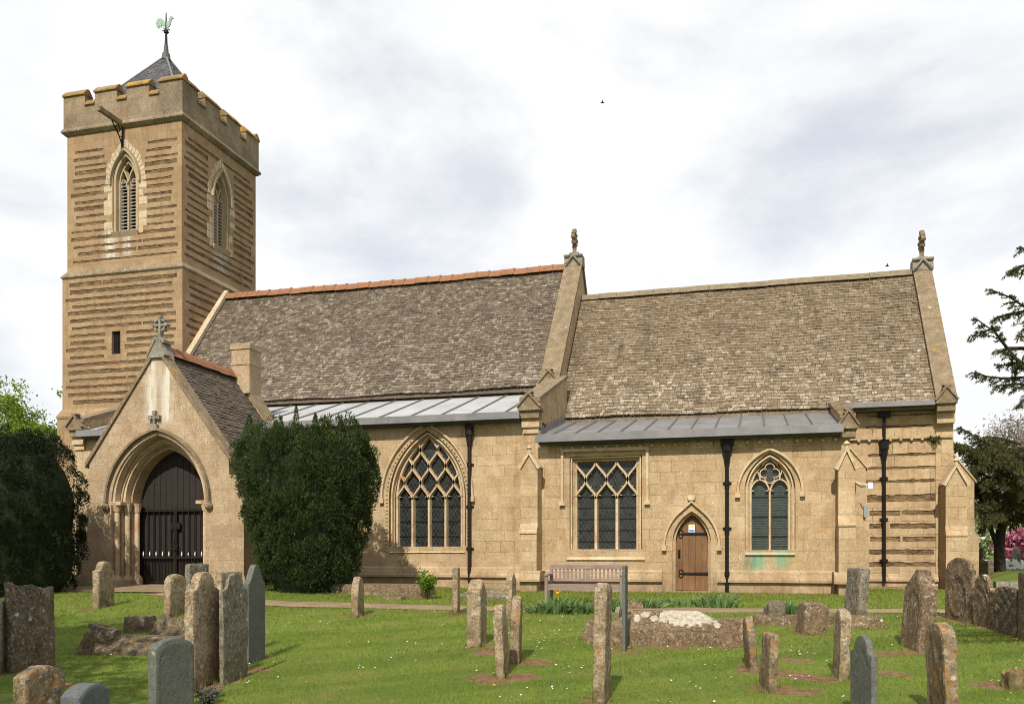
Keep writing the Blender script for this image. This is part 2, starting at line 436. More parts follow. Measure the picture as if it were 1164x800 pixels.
M['glass_slats'] = glass_mat('meshed_green_glass', (.014, .021, .018), (.042, .052, .046), .115, True, (.034, .044, .039))

def wood(name, c1, c2, axis, board=.13):
    m, t, b = new_mat(name, .75, .25)
    tcn = t.add('ShaderNodeTexCoord').outputs['Object']
    sc = {'z': (9, 9, .7), 'x': (.7, 9, 9)}[axis]
    n = t.noise(t.scalevec(tcn, sc), 3.5, 6, .65, .6); n2 = t.noise(tcn, 2.0, 4)
    col = t.mix(t.range(n, .3, .7), c1, c2); col = t.mix(t.range(n2, .35, .7, 0, .6), col, tuple(x * .5 for x in c1))
    g = t.add('ShaderNodeNewGeometry').outputs['Random Per Island']
    col = t.mix(t.math('MULTIPLY', g, .4), col, tuple(x * .55 for x in c2))
    t.l.new(col, b.inputs['Base Color']); bump(t, b, n, .5, .01)
    return m
M['door_wood'] = wood('weathered_oak_boards', (.115, .058, .028), (.285, .155, .072), 'z')
M['bench_wood'] = wood('silvered_teak', (.20, .145, .125), (.33, .255, .225), 'x')

def grave(name, c1, c2, orange=.4, white=.4, moss=.3, dark=.3, seed=0.0):
    m, t, b = new_mat(name, .93, .12)
    oc = t.add('ShaderNodeTexCoord').outputs['Object']
    inf = t.add('ShaderNodeObjectInfo')
    off = t.add('ShaderNodeVectorMath', {0: oc, 1: t.scalevec(inf.outputs['Location'], (3.7, 2.3, 1.1))}, operation='ADD').outputs[0]
    sp = t.add('ShaderNodeSeparateXYZ', {0: oc})
    n = t.noise(off, 3.2, 6, .65); nf = t.noise(off, 38, 5, .7); nm = t.noise(off, 11, 5, .68)
    col = t.mix(t.range(n, .3, .7), c1, c2)
    col = t.mix(t.range(nm, .42, .66, 0, .7 * dark * 2), col, tuple(x * .34 for x in c1))
    col = t.mix(t.range(nf, .50, .62, 0, .75 if dark > .2 else .3), col, tuple(x * .28 for x in c1))
    if white:
        vo = t.add('ShaderNodeTexVoronoi', {'Vector': off, 'Scale': 7.5}, feature='F1').outputs['Distance']
        wm = t.math('MULTIPLY', t.range(t.math('ADD', vo, t.math('MULTIPLY', nf, .3)), .40, .26), t.range(t.noise(off, 2.3, 3), .66 - .3 * white, .76 - .3 * white))
        col = t.mix(t.math('MULTIPLY', wm, .85), col, (.50, .47, .40))
        col = t.mix(t.math('MULTIPLY', t.range(t.noise(off, 24, 4, .7), .56, .62), .95 * white), col, (.50, .46, .37))
    if orange:
        om = t.math('MULTIPLY', t.range(t.noise(off, 8.5, 6, .74), .66 - .17 * orange, .73 - .14 * orange), t.range(nf, .3, .55, .3, 1))
        col = t.mix(t.math('MULTIPLY', om, .8), col, (.31, .155, .045))
    if moss:
        mm = t.math('MULTIPLY', t.range(sp.outputs[2], .45, .02), t.range(t.noise(off, 6, 5, .7), .40, .60))
        col = t.mix(t.math('MULTIPLY', mm, moss * 1.4, clamp=True), col, (.10, .075, .028))
    t.l.new(col, b.inputs['Base Color'])
    bump(t, b, t.math('ADD', t.math('MULTIPLY', nf, .6), nm), .8, .022)
    return m
G = {
 'buff': grave('buff_lichened_gravestone', (.262, .193, .118), (.42, .33, .215), .55, .6, .7, .5),
 'rust': grave('orange_lichened_gravestone', (.19, .145, .095), (.31, .24, .155), .95, .45, .7, .5),
 'grey': grave('grey_weathered_gravestone', (.165, .142, .105), (.275, .24, .185), .32, .45, .6, .5),
 'dark': grave('dark_crusted_gravestone', (.10, .078, .055), (.18, .142, .10), .5, .4, .5, .5),
 'slate': grave('green_grey_slate_gravestone', (.105, .11, .095), (.135, .14, .12), .0, .12, .1, .12),
 'granite': grave('polished_grey_granite', (.10, .105, .11), (.14, .145, .15), 0, 0, 0, .15),
 'brown': grave('brown_weathered_tomb', (.15, .10, .062), (.255, .18, .115), .4, .5, .4, .5),
}

# ------------------------------------------------------------------ ground
def build_ground():
    def axis(a, b, step, far):
        c = list(np.arange(a, b + 1e-6, step)); g = step; lo = []; x = a
        while x > -far: g *= 1.28; x -= g; lo.append(x)
        g = step; hi = []; x = b
        while x < far: g *= 1.28; x += g; hi.append(x)
        return np.array(lo[::-1] + c + hi)
    xs = axis(-20, 9, .16, 900); ys = axis(6.5, 24, .16, 900)
    Xg, Yg = np.meshgrid(xs, ys); Zg = gh(Xg, Yg)
    bumpz = np.array([mnoise.noise(Vector((x * .45, y * .45, 0))) for x, y in zip(Xg.ravel(), Yg.ravel())]).reshape(Xg.shape)
    Zg = Zg + .012 * bumpz
    nx, ny = len(xs), len(ys)
    V = np.stack([Xg.ravel(), Yg.ravel(), Zg.ravel()], 1)
    idx = np.arange(nx * ny).reshape(ny, nx)
    F = np.stack([idx[:-1, :-1].ravel(), idx[:-1, 1:].ravel(), idx[1:, 1:].ravel(), idx[1:, :-1].ravel()], 1)
    me = bpy.data.meshes.new('ground'); me.from_pydata(V.tolist(), [], F.tolist())
    soil = soil_at(Xg.ravel(), Yg.ravel())
    at = me.attributes.new('soil', 'FLOAT', 'POINT'); at.data.foreach_set('value', soil.astype(np.float32))
    me.polygons.foreach_set('use_smooth', [True] * len(F)); me.materials.append(M['lawn']); me.update()
    o = bpy.data.objects.new('ground', me); COL.objects.link(o); tag(o, 'mown churchyard lawn with bare earth round the stones', 'lawn', kind='structure')

SOIL = []        # (x, y, rx, ry)
def soil_px(u, v, ru, k=.45):
    X, Y, z = gnd(u, v); r = ru * z / FOC; SOIL.append((X, Y, r, r * k + .12))
def soil_at(X, Y):
    s = np.zeros_like(X)
    nz = np.array([mnoise.fractal(Vector((x * 2.3, y * 2.3, 3.3)), 1.0, 2.0, 5) if abs(x) < 25 and y < 30 else 0 for x, y in zip(X, Y)])
    for (cx, cy, rx, ry) in SOIL:
        d = np.sqrt(((X - cx) / rx) ** 2 + ((Y - cy) / ry) ** 2) + nz * 1.0
        s = np.maximum(s, sstep(1.15, .75, d))
    # bare foot of the church walls
    for (x0, x1, yy, wd) in ((-12, 2.6, 23.0, .35), (2.6, 5.4, 26.5, .3)):
        d = np.where((X > x0) & (X < x1), np.abs(Y - yy) / wd, 9) + nz * .8
        s = np.maximum(s, sstep(1.3, .6, d))
    return s

def lawn_mat():
    m, t, b = new_mat('mown_lawn', .9, .15)
    p = posn(t)
    nb = t.noise(p, .35, 4, .6); nm = t.noise(p, 1.6, 6, .65); nf = t.noise(p, 22, 5, .7); rot = t.add('ShaderNodeVectorRotate', {'Vector': p, 'Angle': .9}, rotation_type='Z_AXIS').outputs[0]; ns = t.noise(t.scalevec(rot, (1.5, .16, 1)), 1.0, 3)
    col = t.mix(t.range(nm, .35, .66), (.100, .150, .021), (.172, .210, .038))
    col = t.mix(t.range(nb, .42, .66, 0, .7), col, (.15, .175, .040))
    col = t.mix(t.range(ns, .46, .60, 0, .55), col, (.050, .095, .011))
    col = t.mix(t.range(nf, .42, .72, 0, .7), col, (.045, .078, .011))
    dry = t.math('MULTIPLY', t.range(t.noise(p, .9, 5, .65), .57, .68), .55)
    col = t.mix(dry, col, (.17, .155, .05))
    at = t.add('ShaderNodeAttribute', attribute_name='soil').outputs['Fac']
    sm = t.range(t.math('ADD', at, t.math('MULTIPLY', t.math('SUBTRACT', nf, .5), .9)), .40, .62)
    earth = t.mix(t.range(t.noise(p, 9, 5, .7), .35, .65), (.115, .062, .034), (.23, .138, .078))
    col = t.mix(sm, col, earth)
    t.l.new(col, b.inputs['Base Color']); bump(t, b, t.math('ADD', nf, t.math('MULTIPLY', nm, .6)), .8, .03)
    return m
M['lawn'] = lawn_mat()
def path_mat():
    m, t, b = new_mat('gravelly_path', .95, .1); p = posn(t)
    nf = t.noise(p, 40, 4, .7); nm = t.noise(p, 2.2, 5, .6)
    col = t.mix(t.range(nm, .3, .7), (.20, .135, .085), (.31, .225, .15)); col = t.mix(t.range(nf, .42, .7, 0, .6), col, (.12, .08, .05))
    t.l.new(col, b.inputs['Base Color']); bump(t, b, nf, .6, .01); return m
M['path'] = path_mat()

# the path: an earthy forecourt at the porch, then a strip running east past the bench
PATHC = [gnd(u, v)[:2] for u, v in ((205, 676), (262, 683), (330, 686.5), (420, 688.5), (520, 691), (620, 692), (720, 693), (830, 693.5), (940, 694), (1040, 694.5), (1164, 695))]
PATHC = [(PATHC[0][0] - .7, PATHC[0][1] + .3)] + PATHC + [(PATHC[-1][0] + 5, PATHC[-1][1] + .2)]
PATHW = .42
def path_dist(X, Y):
    d = np.full(np.shape(X), 99.0)
    for (x0, y0), (x1, y1) in zip(PATHC[:-1], PATHC[1:]):
        L2 = (x1 - x0) ** 2 + (y1 - y0) ** 2; t = np.clip(((X - x0) * (x1 - x0) + (Y - y0) * (y1 - y0)) / L2, 0, 1)
        d = np.minimum(d, np.hypot(X - x0 - t * (x1 - x0), Y - y0 - t * (y1 - y0)))
    fx = np.maximum(np.abs(X + 14.95) - 1.75, 0); fy = np.maximum(np.abs(Y - 19.0) - 1.15, 0)
    return np.minimum(d, np.hypot(fx, fy) + PATHW * .98)
def build_path():
    mb = MB(); pts = []
    P = PATHC
    for (x0, y0), (x1, y1) in zip(P[:-1], P[1:]):
        n = max(2, int(math.hypot(x1 - x0, y1 - y0) / .2))
        pts += [(x0 + (x1 - x0) * k / n, y0 + (y1 - y0) * k / n) for k in range(n)]
    pts.append(P[-1]); A = np.array(pts); tg = np.gradient(A, axis=0); tg /= np.linalg.norm(tg, axis=1)[:, None]; nr = np.stack([-tg[:, 1], tg[:, 0]], 1)
    rows = []
    for k, (p, q) in enumerate(zip(A, nr)):
        wv = PATHW + .05 * mnoise.noise(Vector((p[0] * 1.3, 0, 0))); row = []
        for s in np.linspace(-1, 1, 5):
            x, y = p + q * wv * s; row.append((x, y, float(gh(x, y)) + .022 - .014 * abs(s)))
        rows.append(row)
    for a, b in zip(rows[:-1], rows[1:]):
        for j in range(4): mb.quad(a[j], b[j], b[j + 1], a[j + 1])
    o = mb.build('path', M['path'], smooth=True, recalc=True); tag(o, 'narrow brown earth path along the church wall', 'path', kind='structure')
    mb = MB(); xs = np.linspace(-16.7, -13.2, 16); ys = np.linspace(17.85, 20.15, 12)
    for i in range(15):
        for j in range(11):
            q = []
            for x, y in ((xs[i], ys[j]), (xs[i + 1], ys[j]), (xs[i + 1], ys[j + 1]), (xs[i], ys[j + 1])):
                e = .12 * mnoise.noise(Vector((x * 1.1, y * 1.1, 7))); q.append((x + e * (x > -14), y + e * (y < 18.5), float(gh(x, y)) + .028))
            mb.quad(*q)
    o = mb.build('forecourt', M['path'], smooth=True); tag(o, 'bare earth forecourt before the porch gates', 'path', kind='structure')

# ------------------------------------------------------------------ the church
E0 = EYE
CH = empty('church', (-9.0, 27.0, EYE - .95), 'buff stone village church with battlemented tower, gabled porch and slate roofs', 'church')

S_Y = 23.4
stains_s = [(-.22, .22, 23.0, 23.9, E0 - .36, E0 + .08, GREEN, .95), (.42, .80, 23.0, 23.9, E0 - .30, E0 + .08, GREEN, .85), (.75, 1.0, 23.0, 23.9, E0 - .36, E0 + .05, (.36, .27, .08), .5), (-.24, -.08, 23.0, 23.9, E0 - .36, E0 - .05, (.05, .045, .035), .8)]
M['stone'] = stone('limestone_ashlar', LS1, LS2, LSM, .56, .29, stains_s, .25, .42, .20)
M['stone_chancel'] = stone('banded_limestone', (.29, .196, .108), (.55, .412, .25), (.16, .105, .055), .58, .37, (), .12, .7, .18)
M['stone_tower'] = stone('tower_limestone', (.24, .156, .088), (.37, .258, .152), (.20, .135, .075), .6, .27,
    [(-23.3, -22.75, 27, 28.3, E0 + 10.9, E0 + 12.05, PALE, .85), (-22.45, -22.15, 27, 28.3, E0 + 11.0, E0 + 12.05, PALE, .75),
     (-25.2, -19.5, 27.0, 33.5, E0 + 10.3, E0 + 10.62, (.32, .25, .12), .5), (-20.4, -19.5, 30.0, 30.9, E0 + 10.9, E0 + 12.0, (.36, .35, .33), .8)], .12, .30, .25)
M['stone_parapet'] = stone('parapet_limestone', (.175, .130, .086), (.295, .222, .148), (.15, .1, .06), .6, .3, (), .35, .3, .55)
M['stone_porch'] = stone('porch_limestone', (.27, .193, .12), (.44, .328, .21), (.22, .16, .1), .55, .3,
    [(-15.3, -15.0, 19, 20.2, E0 + 3.5, E0 + 5.1, (.60, .56, .48), .8), (-14.85, -14.5, 19, 20.2, E0 + 3.4, E0 + 5.0, (.60, .56, .48), .8)], .35, .25, .2)

# --- tower
TY = 28.0
XW = atY(76.5, 200, TY)[0]; XE = atY(206.5, 200, TY)[0]; TN = TY + (XE - XW); TCX = (XW + XE) / 2; TCY = (TY + TN) / 2
zstr = atY(206.8, 133.5, TY)[1]; zmid = atY(206.4, 303.5, TY)[1]; zlow = atY(70, 473, TY)[1]
r_ = random.Random(3)
def bands(T, a0, a1, z0, z1, step, hole, cutr, dep=.018):
    z = z1; k = 0
    while z > z0:
        th = r_.choice([.085, .10, .11, .13, .155]); z2 = z + th
        segs = [(a0 + r_.uniform(.14, .48), a1 - r_.uniform(.14, .48))]
        out = []
        for s0, s1 in segs:
            for (h0, h1, hz0, hz1) in hole:
                if hz0 < z2 and hz1 > z and h0 < s1 and h1 > s0:
                    e = r_.uniform(-.05, .12); out += [(s0, h0 - e), (h1 + e, s1)]; break
            else: out.append((s0, s1))
        for s0, s1 in out:
            if r_.random() < .3 and s1 - s0 > 1.6:
                mcut = s0 + (s1 - s0) * r_.uniform(.3, .7); parts = [(s0, mcut - .03), (mcut + .03, s1)]
            else: parts = [(s0, s1)]
            for p0, p1 in parts:
                if p1 - p0 < .25: continue
                n = max(3, int((p1 - p0) / .14)); up = []; lo = []
                for q in range(n + 1):
                    x = p0 + (p1 - p0) * q / n
                    lo.append((x, z + r_.uniform(-.009, .012))); up.append((x, z2 + r_.uniform(-.015, .012)))
                cutr.prism(lo + up[::-1], T, -.05, dep, 1)
        z -= step * r_.uniform(.93, 1.07); k += 1

bz0, bspr, brise, bhw = atY(142, 263, TY)[1], atY(142, 207, TY)[1], .98, .46
bcx = atY(142.5, 220, TY)[0]
ecy, ecz = atX(251.5, 0, XE)[0], 0
up = MB(); up.box(XW, XE, TY, TN, zmid + .02, zstr)
cu = MB()
bands(TS(TY), XW, XE, zmid + .42, zstr - .80, .272, [(bcx - .86, bcx + .86, bz0 - .05, bspr + 1.35)], cu)
bands(TE(XE), TY, TN, zmid + .35, zstr - .62, .272, [(ecy - .82, ecy + .82, bz0 - .1, bspr + 1.35)], cu)
for T, cx in ((TS(TY), bcx), (TE(XE), ecy)):
    cu.prism(arch_outline(cx, bhw + .09, bz0, bspr, brise + .10), T, -.06, .14); cu.prism(arch_outline(cx, bhw + .03, bz0 + .002, bspr, brise + .03), T, .05, .42)
up2 = MB()
cut(up, cu, 'tower_wall', [M['stone_tower'], M['rubble']], CH)
lo = MB(); lo.box(XW - .13, XE + .1, TY - .1, TN + .1, zlow, zmid - .05)
cu = MB()
slx, slz0 = atY(134, 390, TY)[0], atY(134, 403, TY)[1]; slz1 = atY(134, 377, TY)[1]
bands(TS(TY - .1), XW - .13, XE + .1, zlow + .3, zmid - .40, .272, [(slx - .42, slx + .38, slz0 - .05, slz1 + .08)], cu)
bands(TE(XE + .1), TY - .1, 31.0, zlow + .4, zmid - .42, .285, [], cu)
cu.box(slx - .19, slx + .19, TY - .3, TY + .25, slz0, slz1)
cut(lo, cu, 'tower_wall', [M['stone_tower'], M['rubble']], CH)
mb = MB(); mb.box(XW - .26, XE + .2, TY - .22, TN + .2, E0 - 1.4, zlow - .12); mb.build('tower_wall', M['stone_tower'], CH)
def ringcourse(x0, x1, y0, y1, z, prof, mat, name):
    """moulded course round a rectangle; prof = [(out, dz)...]"""
    mb = MB()
    for (o0, d0), (o1, d1) in zip(prof[:-1], prof[1:]):
        c0 = [(x0 - o0, y0 - o0, z + d0), (x1 + o0, y0 - o0, z + d0), (x1 + o0, y1 + o0, z + d0), (x0 - o0, y1 + o0, z + d0)]
        c1 = [(x0 - o1, y0 - o1, z + d1), (x1 + o1, y0 - o1, z + d1), (x1 + o1, y1 + o1, z + d1), (x0 - o1, y1 + o1, z + d1)]
        for k in range(4): mb.quad(c0[k], c0[(k + 1) % 4], c1[(k + 1) % 4], c1[k])
    return mb.build(name, mat, CH, recalc=False)
ringcourse(XW, XE, TY, TN, zmid, [(-.02, -.10), (.12, -.08), (.165, -.03), (.165, .0), (.02, .20), (-.02, .20)], M['stone_parapet'], 'string_course')
ringcourse(XW - .13, XE + .1, TY - .1, TN + .1, zlow, [(-.02, -.16), (.14, -.14), (.16, -.06), (.01, .22), (-.02, .22)], M['stone_tower'], 'string_course')
ringcourse(XW, XE, TY, TN, zstr, [(-.03, -.10), (.05, -.10), (.16, .0), (.16, .06), (.10, .15), (-.03, .15)], M['stone_parapet'], 'string_course')
# louvre in the slit
mb = MB(); mb.box(slx - .17, slx + .17, TY + .02, TY + .05, slz0 + .02, slz1 - .02, 0)
for k in range(3): mb.box(slx - .12 + k * .1, slx - .09 + k * .1, TY - .005, TY + .018, slz0 + .02, slz1 - .02, 1)
sl_w = mb.build('window', [M['dark_void'], M['iron']], CH)

# parapet: hollow square with four merlons a side
zc, zm = zstr + .92, zstr + 1.34
PX0, PX1, PY0, PY1 = XW - .09, XE + .09, TY - .09, TN + .09
pw = .34
mb = MB(); cop = MB(); copc = MB()
L = PX1 - PX0; mer = L * .186; cre = (L - 4 * mer) / 3
def cope(x0, x1, y0, y1, z, axis):
    """chamfered coping stone, ridge along axis"""
    e = .06; h = .25
    if axis == 'x':
        ym = (y0 + y1) / 2
        pts = [(y0 - e, z), (y1 + e, z), (y1 + e, z + .05), (ym + .05, z + h), (ym - .05, z + h), (y0 - e, z + .05)]
        cop.prism(pts, lambda a, d, zz: (d, a, zz), x0 - .025, x1 + .025)
    else:
        xm = (x0 + x1) / 2
        pts = [(x0 - e, z), (x1 + e, z), (x1 + e, z + .05), (xm + .05, z + h), (xm - .05, z + h), (x0 - e, z + .05)]
        cop.prism(pts, lambda a, d, zz: (a, d, zz), y0 - .025, y1 + .025)
for y0, y1 in ((PY0, PY0 + pw), (PY1 - pw, PY1)):
    mb.box(PX0, PX1, y0, y1, zstr + .14, zc)
    for k in range(4):
        x0 = PX0 + k * (mer + cre); mb.box(x0, x0 + mer, y0, y1, zc - .002, zm); cope(x0, x0 + mer, y0 + (.003 if 0 else 0), y1, zm - .004, 'x')
        if k < 3: cope(x0 + mer + .03, x0 + mer + cre - .03, y0, y1, zc - .004, 'x')
for x0, x1 in ((PX0 + .002, PX0 + pw), (PX1 - pw, PX1 - .002)):
    mb.box(x0, x1, PY0 + pw, PY1 - pw, zstr + .14, zc)
    for k in range(4):
        y0 = PY0 + k * (mer + cre)
        a0, a1 = (PY0 + pw + .004, y0 + mer) if k == 0 else ((y0, PY1 - pw - .004) if k == 3 else (y0, y0 + mer))
        mb.box(x0, x1, a0, a1, zc - .002, zm - .003)
        cope(x0, x1, a0 + (.08 if k == 0 else 0), a1 - (.08 if k == 3 else 0), zm - .006, 'y')
        if k < 3: cope(x0, x1, y0 + mer + .03, y0 + mer + cre - .03, zc - .004, 'y')
par = mb.build('parapet', M['stone_parapet'], CH)
cop.build('coping', M['coping_gold'], par)
mb = MB(); mb.box(PX0 + pw, PX1 - pw, PY0 + pw, PY1 - pw, zstr - .05, zstr + .12); mb.build('roof_deck', M['lead'], CH)
# pyramid cap
def slates(mb, E_a, E_b, up_vec, a_lens, nrm, L, course, wid, rs, thick=.023):
    """rows of separate slates. E_a eave origin, E_b unit along eave, up_vec unit up the slope, a_lens(s)->(a0,a1) extent at slope distance s"""
    E_a = np.array(E_a, float); E_b = np.array(E_b, float); U = np.array(up_vec, float); Nn = np.array(nrm, float)
    n = int(L / course)
    c_top = course
    for r in range(n):
        # courses diminish towards the ridge
        s0 = r * course; s1 = min(L, s0 + course * 1.02)
        a0, a1 = a_lens((s0 + s1) / 2); a = a0 - rs.uniform(0, wid)
        lin = rs.uniform(-.008, .008)
        while a < a1:
            wv = wid * rs.uniform(.6, 1.35); b0 = max(a, a0) + .004; b1 = min(a + wv, a1) - .004; a += wv
            if b1 - b0 < .03: continue
            th = thick * rs.uniform(.65, 1.5); tl = s0 - .012 + rs.uniform(-.012, .012) + lin; lift = rs.uniform(0, .006)
            tw = rs.uniform(-.006, .006)
            pts = []
            for (aa, ss, nn) in ((b0, tl, th + lift + tw), (b1, tl, th + lift - tw), (b1, s1, .010), (b0, s1, .010), (b0, tl, -.01), (b1, tl, -.01)):
                pts.append(tuple(E_a + E_b * aa + U * ss + Nn * nn))
            i = len(mb.v); mb.v += pts
            for q in ((0, 1, 2, 3), (4, 5, 1, 0), (5, 2, 1), (4, 0, 3)): mb.f.append(tuple(i + k for k in q)); mb.m.append(0)
rs_ = random.Random(11)
pz1 = atY(190, 64, TCY)[1]; phw = 1.95; pz0 = pz1 - 2.75
pyr = MB()
for k in range(4):
    ang = k * pi / 2
    ex = (cos(ang), sin(ang), 0); nx_ = (sin(ang), -cos(ang), 0)     # outward
    rise = pz1 - pz0; LL = math.hypot(rise, phw)
    U = np.array([-nx_[0] * phw / LL, -nx_[1] * phw / LL, rise / LL]); Nv = np.array([nx_[0] * rise / LL, nx_[1] * rise / LL, phw / LL])
    o = np.array([TCX, TCY, pz0]) + np.array(nx_) * phw
    slates(pyr, o, ex, U, lambda s: (-phw * (1 - s / LL), phw * (1 - s / LL)), Nv, LL, .14, .22, rs_, .014)
    c0 = o + np.array(ex) * -phw; c1 = o + np.array(ex) * phw
    pyr.poly([tuple(c0), tuple(c1), (TCX, TCY, pz1)])
cap = pyr.build('pyramid_roof', M['tower_slate'], CH)
mb = MB()
for sx in (-1, 1):
    for sy in (-1, 1): mb.tube([(TCX + sx * phw, TCY + sy * phw, pz0 + .02), (TCX, TCY, pz1 + .04)], .035, 6)
mb.build('lead_hip', M['lead'], cap)
mb = MB(); mb.tube([(TCX, TCY, pz1 - .18), (TCX, TCY, pz1 + .1), (TCX, TCY, pz1 + .14), (TCX, TCY, pz1 + .42)], [.19, .14, .10, .08], 10); mb.build('lead_cap', M['lead_dark'], cap)
zv = pz1 + .4; zt = atY(193, 14, TCY)[1]
mb = MB(); mb.tube([(TCX, TCY, zv - .1), (TCX, TCY, zv + .55), (TCX, TCY, zt)], [.065, .04, .018], 8)
mb.tube([(TCX, TCY, zv + .52), (TCX, TCY, zv + .60)], [.09, .09], 8)
for dx, dy in ((.17, 0), (0, .17)): mb.tube([(TCX - dx, TCY - dy, zv + .62), (TCX + dx, TCY + dy, zv + .62)], .018, 6)
vane = mb.build('weather_vane', M['iron'], CH)
# cockerel: flat cut copper with some thickness, facing east
zk = zt - .56; ck = [(-.10, .03), (.02, -.05), (.14, -.02), (.21, .08), (.235, .20), (.27, .27), (.36, .285), (.30, .325), (.285, .37), (.25, .40), (.22, .36), (.19, .37), (.155, .30), (.14, .22), (.06, .16), (-.03, .16),
      (-.10, .24), (-.17, .33), (-.27, .385), (-.37, .36), (-.44, .27), (-.41, .26), (-.46, .17), (-.40, .18), (-.43, .07), (-.36, .10), (-.35, -.02), (-.29, .06), (-.24, .0), (-.20, .09), (-.15, .06)]
mb = MB(); mb.prism([(TCX + x, zk + z) for x, z in ck], TS(TCY - .02), 0, .04)
mb.prism([(TCX + x, zk + z) for x, z in ((.02, -.05), (.05, -.13), (.10, -.13), (.10, -.04))], TS(TCY - .012), 0, .024)
mb.build('cockerel', M['copper'], vane)

# belfry windows
def belfry(T, cx, name='belfry_window'):
    z0, zs = bz0, bspr
    fr = MB()
    # splayed jamb orders
    for wd, d0, d1, ww in ((bhw + .02, .30, .02, .17), (bhw - .09, .34, .16, .09)):
        pts = [(cx + wd, z0)] + arch_pts(cx, wd, zs, brise * wd / bhw + .0) + [(cx - wd, z0)]
        fr.strip(pts, ww, T, d0, d1, .55)
    fr.strip([(cx, z0), (cx, zs - .05)], .12, T, .34, .15, .5)
    for s in (-1, 1):       # Y tracery: mullion branches
        R = bhw * .98; pts = []
        for k in range(12):
            t = k / 11; zz = zs - .05 + t * .62; xx = cx + s * (bhw * .5) * (t ** 1.9)
            if abs(xx - cx) < arch_half(bhw - .02, zs, brise, zz): pts.append((xx, zz))
        fr.strip(pts, .10, T, .34, .15, .5)
        hc = cx + s * bhw * .5; hw2 = bhw * .5 - .05
        fr.strip(arch_pts(hc, hw2, zs - .22, .40), .06, T, .33, .18, .5)
        for q in (-1, 1):
            fr.prism([(hc + q * hw2, zs - .20), (hc + q * hw2 * .25, zs - .06), (hc + q * hw2 * .75, zs + .02)], T, .20, .30)
    o = fr.build(name, M['dressed_grey'], CH)
    lv = MB(); zz = z0 + .1
    while zz < zs + .05:
        for s in (-1, 1):
            a0 = cx + s * (bhw - .14); a1 = cx + s * .055; a0, a1 = min(a0, a1), max(a0, a1)
            i = len(lv.v)
            lv.v += [T(a0, .18, zz), T(a1, .18, zz), T(a1, .27, zz + .045), T(a0, .27, zz + .045), T(a0, .18, zz + .028), T(a1, .18, zz + .028), T(a1, .27, zz + .073), T(a0, .27, zz + .073)]
            for q in ((0, 3, 2, 1), (4, 5, 6, 7), (0, 1, 5, 4), (2, 3, 7, 6), (1, 2, 6, 5), (3, 0, 4, 7)): lv.f.append(tuple(i + k for k in q)); lv.m.append(0)
        zz += .125
    build_each(lv, 'louvre', plain_l, o)
    bk = MB(); bk.prism(arch_outline(cx, bhw + .04, z0, zs, brise + .04), T, .345, .37); bk.build('dark_backing', M['dark_void'], o)
    hd = MB(); hd.strip(arch_pts(cx, bhw + .17, zs - .05, brise + .24), .09, T, .02, -.10, .6)
    hd.build('hood_mould', M['dressed_grey'], o)
    si = MB(); si.prism([(0, z0 - .02), (0, z0 - .2), (.1, z0 - .02)], lambda a, d, z: T(d, .0 - a + .0, z), cx - bhw - .1, cx + bhw + .1)
    for s in (0,): pass
    si.build('sill', M['dressed_grey'], o)
    vs = MB(); n = 18; ap = arch_pts(cx, bhw + .24, zs - .02, brise + .34, 9); aq = arch_pts(cx, bhw + .42, zs - .02, brise + .60, 9)
    for k in range(len(ap) - 1):
        g = .06
        p = lambda A, t: (A[k][0] + (A[k + 1][0] - A[k][0]) * t, A[k][1] + (A[k + 1][1] - A[k][1]) * t)
        e = r_.uniform(-.03, .04)
        out = [p(aq, g), p(aq, 1 - g)]; inn = [p(ap, g), p(ap, 1 - g)]
        out = [(o_[0] + (o_[0] - i_[0]) * e / .2, o_[1] + (o_[1] - i_[1]) * e / .2) for o_, i_ in zip(out, inn)]
        vs.prism([inn[0], out[0], out[1], inn[1]], T, -.012, .02)
    zz = zs - .05
    while zz > z0 + .1:
        for s in (-1, 1):
            ww = r_.choice([.18, .34]); hh = r_.uniform(.22, .3); x0 = cx + s * (bhw + .12); x1 = cx + s * (bhw + .12 + ww)
            if r_.random() < .75: vs.prism([(min(x0, x1), zz - hh), (max(x0, x1), zz - hh), (max(x0, x1), zz - .015), (min(x0, x1), zz - .015)], T, -.008, .02)
        zz -= .27
    build_each(vs, 'voussoir', M['pale_voussoir'], o)
plain_l = plain('grey_weathered_louvre', (.36, .335, .30), .8, .2, .2, 8)
belfry(TS(TY), bcx); belfry(TE(XE), ecy)
# hoist bracket on the tower
mb = MB(); bx_ = atY(140.5, 142, TY)[0]; bz_ = atY(140.5, 142, TY)[1]; ye = TY - 1.3
mb.box(bx_ - .07, bx_ + .07, ye, TY, bz_ - .09, bz_ + .07)
hb = mb.build('hoist_beam', M['coping'], CH)
mb = MB(); mb.tube([(bx_, TY - .06, bz_ - .1), (bx_, TY - .06, bz_ - .85)], .03, 6); mb.tube([(bx_, TY - .07, bz_ - .8), (bx_, TY - .25, bz_ - .5), (bx_, TY - .62, bz_ - .13)], .025, 6)
mb.tube([(bx_, TY - .30 + .11 * cos(q), bz_ - .27 + .11 * sin(q)) for q in np.linspace(0, 2 * pi, 13)], .018, 5)
mb.tube([(bx_, TY - .14 + .06 * cos(q), bz_ - .55 + .06 * sin(q)) for q in np.linspace(0, 2 * pi, 11)], .015, 5)
mb.build('iron_bracket', M['iron'], hb)

